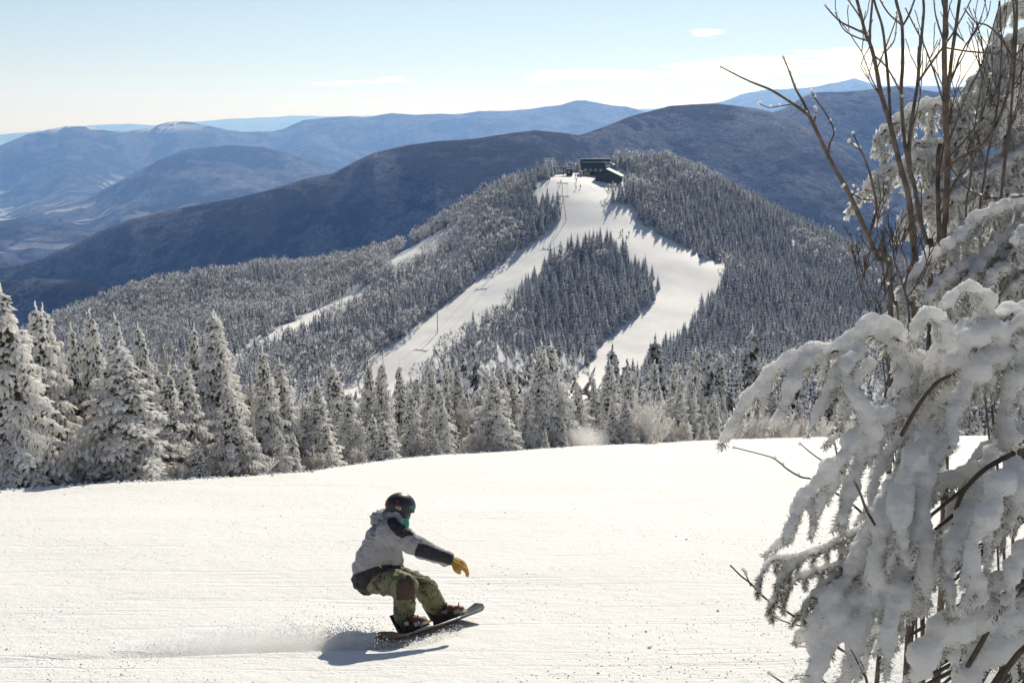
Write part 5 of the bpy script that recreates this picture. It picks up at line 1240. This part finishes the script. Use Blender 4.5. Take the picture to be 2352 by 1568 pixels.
# boots
for F_, D, Fv, A_ in an:
    rm = [[D[i], Fv[i], bn[i]] for i in range(3)]
    mb = MB(); cap(mb, F_ - Fv * .08 + bn * .08, F_ + Fv * .10 + bn * .065, .052, .046); cap(mb, F_ - Fv * .07 + bn * .08, A_ + bn * .02, .056, .066); mb.ell(tuple(F_ + Fv * .13 + bn * .062), (.048, .045, .036), 12, 9, rm); cap(mb, F_ - Fv * .02 + bn * .12, F_ + Fv * .06 + bn * .085, .05, .045)
    bt = part(mb, 'boot', .006, M['boot'], None, 1); wrinkle(bt, .006, 80, 31)
    mb = MB(); mb.box(tuple(F_ + Fv * .02 + bn * .040), (.10, .31, .022), rm); o = mb.build('sole', [M['sole']], bt)
    mb = MB()
    for q in range(5):
        c = F_ + Fv * (.03 + .018 * q) + bn * (.135 - .012 * q); mb.tube([c - D * .04 - bn * .012, c + bn * .006, c + D * .04 - bn * .012], .0045, 5)
    mb.build('laces', [M['black']], bt)

M['flake'] = mat_snow('snow_flakes', 40, .01, .3, (.95, .95, .94), 0, .55)
# snow thrown up by the board, and chunks on the groomed surface
rng = np.random.RandomState(5)
def flakes(n, fn, name, label, smin, smax, mt):
    c, s = fn(n); v, f_ = ICO[0], ICO[1]; v = v[None] * s[:, None, None] * rng.uniform(.6, 1.3, (len(c), 1, 3)) + c[:, None]
    f_ = (f_[None] + np.arange(len(c))[:, None, None] * len(ICO[0])).reshape(-1, 3)
    return tag(obj(name, npmesh(name, v.reshape(-1, 3), f_, [mt], None, True)), label, 'snow', kind='stuff')
def spray_pts(n):
    t = rng.rand(n) ** 1.05; u = T_.x - .02 - t * 2.0 + rng.normal(0, .09, n); yv = 10.25 - .25 * t + rng.normal(0, .10 + .12 * t, n)
    h = np.abs(rng.normal(0, .05 + .08 * np.sin(np.pi * np.clip(t * 1.1, 0, 1)), n)) * (1 - .6 * t); z = ground(u, yv) + h
    return np.stack([u, yv, z], 1), rng.uniform(.0015, .006, n) * (1.2 - .6 * t)
flakes(14000, spray_pts, 'snow_spray', 'loose snow kicked up behind the board', .002, .007, M['flake'])
def spray_board(n):
    u = rng.uniform(-BL * .5, BL * .05, n); c = np.array([tuple(B(a, .04 + .26 * rng.rand(), -.08 - .08 * rng.rand())) for a in u]); c[:, 2] = np.maximum(c[:, 2] + rng.normal(0, .02, n), ground(c[:, 0], c[:, 1])); return c, rng.uniform(.002, .006, n)
flakes(1000, spray_board, 'snow_spray', 'snow crumbs spilling from under the board edge', .002, .007, M['flake'])
def chunk_pts(n):
    yv = 8 + 22 * rng.rand(n) ** 2.2; xv = rng.uniform(-.44, .44, n) * yv; k = fbm(xv / 1.2, yv / 1.2, 3, 40) > -.05; xv, yv = xv[k], yv[k]
    s = rng.uniform(.003, .009, len(xv)) * (1 + (rng.rand(len(xv)) > .985) * 1.2); z = ground(xv, yv) + s * .25
    return np.stack([xv, yv, z], 1), s
flakes(9500, chunk_pts, 'snow_chunks', 'small crumbs of snow strewn on the groomed piste', .004, .02, M['snow'])
def berm_pts(n):
    u = rng.uniform(-100, 2000, n); Y = np.interp(u, EDGE_PX, EDGE_Y) + rng.normal(-.5, .35, n); xv = (u - CX) / FPX * Y * 1.025; s = rng.uniform(.015, .05, n); return np.stack([xv, Y, ground(xv, Y) + s * .2], 1), s
flakes(900, berm_pts, 'snow_chunks', 'lumps of snow pushed up along the piste edge', .02, .06, M['snow'])
def puff(name, c, r, dens, label, scale, seed):
    mb = MB(); mb.ell(c, r, 24, 14); m = bpy.data.materials.new(name); m.use_nodes = True; t = m.node_tree; t.nodes.clear(); k = NT(t)
    o = k.n('ShaderNodeOutputMaterial'); v = k.n('ShaderNodeVolumePrincipled'); v.inputs['Anisotropy'].default_value = .72; v.inputs['Absorption Color'].default_value = (1, 1, 1, 1); v.inputs['Color'].default_value = (.97, .97, .97, 1)
    g = k.n('ShaderNodeNewGeometry').outputs['Position']; q = k.n('ShaderNodeVectorMath', {0: g, 1: c}, operation='SUBTRACT').outputs[0]; q = k.n('ShaderNodeVectorMath', {0: q, 1: tuple(1 / a for a in r)}, operation='MULTIPLY').outputs[0]
    ln = k.n('ShaderNodeVectorMath', {0: q}, operation='LENGTH').outputs['Value']
    nz = k.noise(g, scale, 4, .6)
    f = k.math('SUBTRACT', k.math('ADD', k.ramp(ln, 1, 0, 0, 1), k.math('MULTIPLY', nz, 1.2)), .78, True)
    t.links.new(k.math('MULTIPLY', k.math('MULTIPLY', f, k.ramp(ln, 1, .6, 0, 1)), dens), v.inputs['Density']); t.links.new(v.outputs[0], o.inputs['Volume'])
    ob = mb.build(name, [m]); tag(ob, label, 'snow', kind='stuff'); m.volume_intersection_method = 'FAST' if hasattr(m, 'volume_intersection_method') else None
    return ob
puff('powder_cloud', (-2.05, 10.08, gz(-2.05, 10.08) + .05), (1.0, .30, .17), 9, 'thin white powder trailing low behind the board', 5, 1)
p = P(1345, 1000, float(np.interp(1345, EDGE_PX, EDGE_Y)) - .3); puff('blowing_snow', (p.x, p.y, gz(p.x, p.y) + .35), (1.25, .8, .75), 2.2, 'faint puff of blown snow at the piste edge', 1.6, 2)

# ------------------------------------------------------------------ the summit of the middle hill
def Q(zx, zy): return ((1240 + zx / 5.2275) * .91875, (340 + zy / 5.2275) * .91875)
def hit(px, py, y0=300, y1=640):
    ysm = np.linspace(y0, y1, 700); pts = np.array([tuple(P(px, py, float(Y))) for Y in ysm]); g = ground(pts[:, 0], pts[:, 1], False)
    i = np.where(pts[:, 2] < g)[0]; 
    if len(i): i = i[0]; return Vector((pts[i, 0], pts[i, 1], g[i]))
    q = P(px, py, 574.0); return Vector((q.x, q.y, gz(q.x, q.y)))
M['green'] = simple('green_metal', (.008, .036, .028), .45, .2, .6); M['timber'] = simple('dark_timber', (.065, .038, .028), .8, .4, 3); M['glass'] = simple('window_glass', (.45, .5, .52), .15, .1)
M['greenlite'] = simple('green_fascia', (.05, .30, .20), .4, .1); M['mat_y'] = simple('yellow_padding', (.50, .36, .08), .8, .2, 2); M['steel'] = simple('painted_steel', (.05, .055, .06), .6, .3, 1); M['grey'] = simple('grey_box', (.35, .38, .4), .7, .2, 1); M['cable'] = simple('steel_cable', (.10, .10, .11), .5, .1)
M['roofsnow'] = mat_snow('roof_snow', 2, .1, .5)
def tower_xform(o, p, rz=0): o.location = p; o.rotation_euler = (0, 0, rz)
# long upper lodge
c = hit(*Q(1300, 470)); c = P(*Q(1300, 455), 585); gl = gz(c.x, c.y)
sc_ = .0352
e = tag(empty('lodge', (c.x, c.y, gl - .3), R(-4)), 'long dark green ski lodge on the summit, behind the brown timber one', 'building')
Wd, Dp = 13.6, 8.0; topz = P(*Q(1290, 305), 585).z - (gl - .3); Hh = topz
mb = MB(); mb.box((0, 0, Hh * .42), (Wd - .8, Dp - .8, Hh * .84)); mb.build('wall', [M['green']], e)
mb = MB(); mb.hexa([(-Wd / 2, -Dp / 2 - .4, Hh * .62), (Wd / 2, -Dp / 2 - .4, Hh * .62), (Wd / 2, .5, Hh - .35), (-Wd / 2, .5, Hh - .35), (-Wd / 2, -Dp / 2 - .4, Hh * .62 + .3), (Wd / 2, -Dp / 2 - .4, Hh * .62 + .3), (Wd / 2, .5, Hh), (-Wd / 2, .5, Hh)])
mb.hexa([(-Wd / 2, .5, Hh - .35), (Wd / 2, .5, Hh - .35), (Wd / 2, Dp / 2 + .4, Hh * .7), (-Wd / 2, Dp / 2 + .4, Hh * .7), (-Wd / 2, .5, Hh), (Wd / 2, .5, Hh), (Wd / 2, Dp / 2 + .4, Hh * .7 + .3), (-Wd / 2, Dp / 2 + .4, Hh * .7 + .3)])
rf = mb.build('roof', [M['green']], e)
mb = MB(); mb.box((0, .45, Hh + .14), (Wd + .2, 1.3, .28)); mb.build('ridge_snow', [M['roofsnow']], rf)
for x in (-4.5, -2.2, .1, 2.4):
    mb = MB(); mb.box((x, -Dp / 2 + .38, Hh * .32), (1.3, .10, 1.2)); w = mb.build('window', [M['glass']], e); mb = MB(); mb.box((x, -Dp / 2 + .34, Hh * .32 + .68), (1.5, .14, .12)); mb.build('frame', [M['timber']], w)
# stair tower with pale window at the right end
mb = MB(); mb.box((Wd / 2 - 1.0, -1.6, Hh * .40), (3.2, 6.4, Hh * .80)); mb.build('side_wing', [M['green']], e)
mb = MB(); mb.box((Wd / 2 - 1.1, -4.84, Hh * .60), (2.5, .10, 1.5)); mb.build('window', [M['glass']], e)
mb = MB(); mb.hexa([(Wd / 2 - 2.9, -5.2, Hh * .80), (Wd / 2 + 1.9, -5.2, Hh * .66), (Wd / 2 + 1.9, 1.9, Hh * .66), (Wd / 2 - 2.9, 1.9, Hh * .80), (Wd / 2 - 2.9, -5.2, Hh * .80 + .2), (Wd / 2 + 1.9, -5.2, Hh * .66 + .2), (Wd / 2 + 1.9, 1.9, Hh * .66 + .2), (Wd / 2 - 2.9, 1.9, Hh * .80 + .2)]); mb.build('side_roof', [M['greenlite']], e)
mb = MB(); mb.box((-1.6, -Dp / 2 - 1.3, Hh * .28), (4.6, 2.4, .22)); mb.build('canopy', [M['greenlite']], e)
# brown timber lodge, gable towards the piste
c = P(*Q(1475, 590), 566); gl = gz(c.x, c.y); e = tag(empty('lodge', (c.x, c.y, gl - .4), R(-12)), 'brown timber ski lodge with a green gable roof, nearest the piste', 'building')
Wd, Dp = 10.6, 9.0; apex = P(*Q(1420, 430), 566).z - (gl - .4); ev = apex * .52
V = [(-Wd / 2, -Dp / 2, 0), (Wd / 2, -Dp / 2, 0), (Wd / 2, -Dp / 2, ev), (-.6, -Dp / 2, apex - .2), (-Wd / 2, -Dp / 2, ev)]; V += [(x, Dp / 2, z) for x, y, z in V]
bm = bmesh.new(); vs = [bm.verts.new(v) for v in V]; bm.faces.new(vs[:5]); bm.faces.new(vs[5:][::-1])
for i in range(5): bm.faces.new([vs[(i + 1) % 5], vs[i], vs[5 + i], vs[5 + (i + 1) % 5]])
me = bpy.data.meshes.new('wall'); bm.to_mesh(me); bm.free(); me.materials.append(M['timber']); obj('wall', me, e)
for s_ in (-1, 1):
    x1 = s_ * (Wd / 2 + .9); z1 = ev - .35; mb = MB(); a = (-.6, apex)
    q = [(a[0], -Dp / 2 - .9, a[1]), (x1, -Dp / 2 - .9, z1), (x1, Dp / 2 + .9, z1), (a[0], Dp / 2 + .9, a[1])]
    if s_ < 0: q = [q[1], q[0], q[3], q[2]]
    mb.hexa(q + [(x, y, z + .28) for x, y, z in q]); mb.build('roof', [M['green'] if s_ < 0 else M['greenlite']], e)
for x, z, w_, h_ in ((-3.4, 1.5, 1.3, 1.2), (-1.3, 1.5, 1.3, 1.2), (3.3, 1.6, 1.4, 1.3), (-.6, 3.8, 1.6, 1.1)):
    mb = MB(); mb.box((x, -Dp / 2 - .04, z), (w_, .10, h_)); w = mb.build('window', [M['steel']], e); mb = MB(); mb.box((x, -Dp / 2 - .07, z - h_ / 2 - .08), (w_ + .2, .16, .12)); mb.build('sill', [M['timber']], w)
mb = MB(); mb.box((1.2, -Dp / 2 - .05, 1.2), (1.2, .12, 2.2)); mb.build('door', [M['green']], e)
mb = MB(); mb.box((-Wd / 2 - .05, 0, 1.5), (.12, 7.0, 2.6)); mb.build('side_boards', [simple('orange_boards', (.30, .15, .07), .8, .3, 2)], e)
# yellow padding fence, boxes
a = hit(*Q(1150, 455)); b = hit(*Q(1225, 530)); e = tag(empty('padding_fence', a), 'yellow safety padding fence in front of the lodges', 'fence')
mb = MB(); d = b - a; h = 1.9
q = [(0, 0, 0), tuple(d), tuple(d + Vector((.3, .3, 0))), (.3, .3, 0)]; mb.hexa(q + [(x, y, z + h) for x, y, z in q]); mb.build('padding', [M['mat_y']], e)
for i in range(4):
    mb = MB(); p = d * (i / 3); mb.tube([p, p + Vector((0, 0, h + .4))], .06, 5); mb.build('post', [M['steel']], e)
p = hit(*Q(1112, 455)); e = tag(empty('equipment_box', p), 'grey equipment box left of the yellow padding', 'box'); mb = MB(); mb.box((0, 0, 1.1), (1.6, 1.6, 2.2)); mb.build('cabinet', [M['grey']], e); mb = MB(); mb.box((0, 0, 2.29), (1.9, 1.9, .18)); mb.build('lid', [M['roofsnow']], e)
# top station of the lift
p = hit(*Q(880, 480)); e = tag(empty('lift_station', p, R(8)), 'open steel top station of the chairlift with its hut', 'lift station')
for x in (-3.8, 0, 3.6):
    mb = MB(); mb.box((x, 0, 1.7), (.35, .35, 3.4)); mb.build('post', [M['steel']], e)
mb = MB(); mb.box((-.1, 0, 3.56), (8.8, 1.4, .32)); mb.build('beam', [M['steel']], e)
mb = MB(); mb.tube([(1.5 * math.cos(t * .393), 1.5 * math.sin(t * .393) - .5, 3.2) for t in range(17)], .12, 6); mb.build('bullwheel', [M['steel']], e)
p = hit(*Q(960, 470)); e = tag(empty('operator_hut', p), 'small dark operator hut right of the steel lift station', 'hut')
mb = MB(); mb.box((0, 0, 1.3), (2.7, 2.4, 2.6)); mb.build('wall', [M['timber']], e); mb = MB(); mb.box((0, 0, 2.74), (3.3, 3.0, .24)); rf = mb.build('roof', [M['greenlite']], e); mb = MB(); mb.box((-.3, -1.22, 1.5), (.8, .08, .9)); mb.build('window', [M['glass']], e)
# frosted lattice masts
for k_, (zx, zy, zt, lab) in enumerate([(650, 500, 292, 'frosted antenna mast at the left end of the summit'), (735, 470, 288, 'frosted antenna mast right beside the leftmost one'), (1512, 300, 185, 'thin antenna pole right of the lodge roof')]):
    p = hit(*Q(zx, zy)) if k_ < 2 else P(*Q(1512, 330), 590); top = P(*Q(zx, zt), p.y); h = max(top.z - p.z, 3)
    e = tag(empty('antenna_mast', p), lab, 'mast'); mb = MB(); mb.tube([(0, 0, -.5), (0, 0, h)], .10, 5); mb.build('pole', [M['rime_twig'] if k_ < 2 else M['steel']], e)
    if k_ < 2:
        for z in (.55, .7, .85, .97): mb = MB(); mb.tube([(-1.3, 0, h * z), (1.3, 0, h * z + .1)], .08, 4); mb.build('arm', [M['rime_twig']], e)
# lift towers and cable
def lift_tower(px, py, h, lab, aframe=False):
    p = hit(px, py); e = tag(empty('lift_tower', p, R(-30)), lab, 'lift tower', 'chairlift towers down the left trail'); 
    if aframe:
        for s_ in (-1, 1): mb = MB(); mb.tube([(s_ * 1.5, 0, -.5), (0, 0, h)], [.14, .09], 6); mb.build('leg', [M['steel']], e)
    else:
        mb = MB(); mb.tube([(0, 0, -.5), (0, 0, h)], [.17, .12], 6); mb.build('mast', [M['grey']], e)
    mb = MB(); mb.box((0, 0, h), (4.6, .25, .3)); mb.build('crossarm', [M['steel']], e)
    for s_ in (-1, 1): mb = MB(); mb.box((s_ * 2.2, 0, h - .1), (.2, 1.8, .25)); mb.build('sheaves', [M['steel']], e)
    return p, h
tw = [lift_tower(*Q(866, 760), 4.5, 'short lift tower at the top by the yellow-clad skier'), lift_tower(*Q(875, 1105), 9.5, 'tall A-frame lift tower at the narrow top of the left trail', True), lift_tower(1139, 622, 9, 'pale lift tower among firs halfway down the left trail'), lift_tower(1005, 765, 9, 'lift tower at the wood edge below the middle of the left trail'), lift_tower(880, 862, 9, 'lowest lift tower, near the foot of the left trail')]
for s_, lab in ((-1, 'left haul cable of the chairlift'), (1, 'right haul cable of the chairlift')):
    mb = MB(); pts = []
    for i in range(len(tw) - 1):
        (a, ha), (b, hb) = tw[i], tw[i + 1]; off = Vector((math.cos(R(-30)) * 2.2 * s_, math.sin(R(-30)) * 2.2 * s_, 0))
        A_ = a + Vector((0, 0, ha)) + off; B_ = b + Vector((0, 0, hb)) + off
        for j in range(13): t = j / 13; pts.append(A_.lerp(B_, t) - Vector((0, 0, 4 * t * (1 - t) * 1.6)))
    pts.append(B_); mb.tube(pts, .045, 4); tag(mb.build('lift_cable', [M['cable']]), lab, 'cable', 'haul cables of the chairlift')
# skiers
def skier_mesh(seed):
    r_ = random.Random(seed); mb = MB(); mb2 = MB(); s = .22 + .1 * r_.random()
    hip = Vector((0, 0, .9)); ch_ = Vector((0, -.12, 1.38)); hd_ = Vector((0, -.2, 1.66))
    for q in (-1, 1):
        k_ = Vector((q * .12, -.12, .48)); a_ = Vector((q * .13, 0, .08)); cap(mb, hip + Vector((q * .09, 0, 0)), k_, .10, .07, 8); cap(mb, k_, a_, .07, .06, 8); cap(mb, a_, a_ + Vector((0, -.16, -.02)), .06, .05, 8)
    cap(mb, hip, ch_, .14, .17, 10); cap(mb, ch_, hd_, .07, .07, 8); mb.ell(tuple(hd_), (.09, .10, .12), 10, 8)
    cap(mb2, hip + Vector((0, 0, -.02)), ch_, .165, .19, 10)
    for q in (-1, 1):
        sh = ch_ + Vector((q * .17, 0, .02)); el_ = sh + Vector((q * .18, -.12, -.25)); wr = el_ + Vector((q * .02, -.25, -.05)); hd2 = wr + Vector((0, -.09, -.01))
        for m_ in (mb, mb2): cap(m_, sh, el_, .06 if m_ is mb else .075, .05 if m_ is mb else .065, 8); cap(m_, el_, wr, .05 if m_ is mb else .06, .04 if m_ is mb else .05, 8)
        cap(mb, wr, hd2, .045, .035, 8)
        for f_ in range(4): cap(mb, hd2 + Vector(((f_ - 1.5) * .018, 0, 0)), hd2 + Vector(((f_ - 1.5) * .02, -.06, -.03)), .012, .010, 5)
        cap(mb, wr, wr + Vector((-q * .05, -.07, 0)), .014, .011, 5)
    return mb, mb2
SK = []
for sd_ in (1, 2):
    a, b = skier_mesh(sd_); SK.append((remesh(a, 'body', .025, M['black'], None), remesh(b, 'jacket', .03, M['jacket_black'], None)))
for a, b in SK:
    for q in (a, b): COL.objects.unlink(q)
M['lime'] = simple('lime_cloth', (.25, .55, .03), .8, .1); M['ylw'] = simple('yellow_cloth', (.65, .55, .05), .8, .1); M['red'] = simple('dark_red_cloth', (.12, .03, .03), .8, .1)
hel = MB(); hel.ell((0, -.19, 1.70), (.115, .125, .12), 12, 8); HELM = hel.mesh('helmet', [M['helmet']], True)
SKL = [((680, 600), 0, 'black', 'dark-clad skier at the left rim of the summit clearing'), ((700, 598), 1, 'black', 'skier right beside the one at the left rim'), ((848, 625), 0, 'ylw', 'skier in a yellow jacket at the top of the left trail'), ((1037, 550), 1, 'black', 'left of the pair of skiers nearest the lodges'), ((1062, 552), 0, 'black', 'right of the pair of skiers nearest the lodges'),
       ((1050, 610), 1, 'black', 'skier just below the pair nearest the lodges'), ((1047, 700), 0, 'black', 'lower left skier in the middle of the summit clearing'), ((1100, 690), 1, 'black', 'lower right skier in the middle of the summit clearing'), ((1245, 520), 0, 'black', 'skier standing beside the yellow padding'), ((1272, 535), 1, 'red', 'skier standing between yellow padding and brown lodge'),
       ((1620, 1300), 0, 'black', 'left dark skier of the group on the right trail'), ((1652, 1275), 1, 'lime', 'skier in a lime green jacket on the right trail'), ((1735, 1300), 0, 'black', 'right dark skier of the group on the right trail'), ((1702, 1365), 1, 'black', 'lowest skier of the group on the right trail')]
random.seed(3)
for (zx, zy), v, colr, lab in SKL:
    p = hit(*Q(zx, zy)); e = tag(empty('person', p, random.uniform(-.8, .8)), lab, 'person', 'skiers on the middle hill')
    a, b = SK[v]; o = obj('body', a.data, e)
    me = b.data.copy(); me.materials.clear(); me.materials.append(M.get(colr, M['jacket_black']) if colr != 'black' else M['jacket_black']); obj('jacket', me, e); obj('helmet', HELM, e)
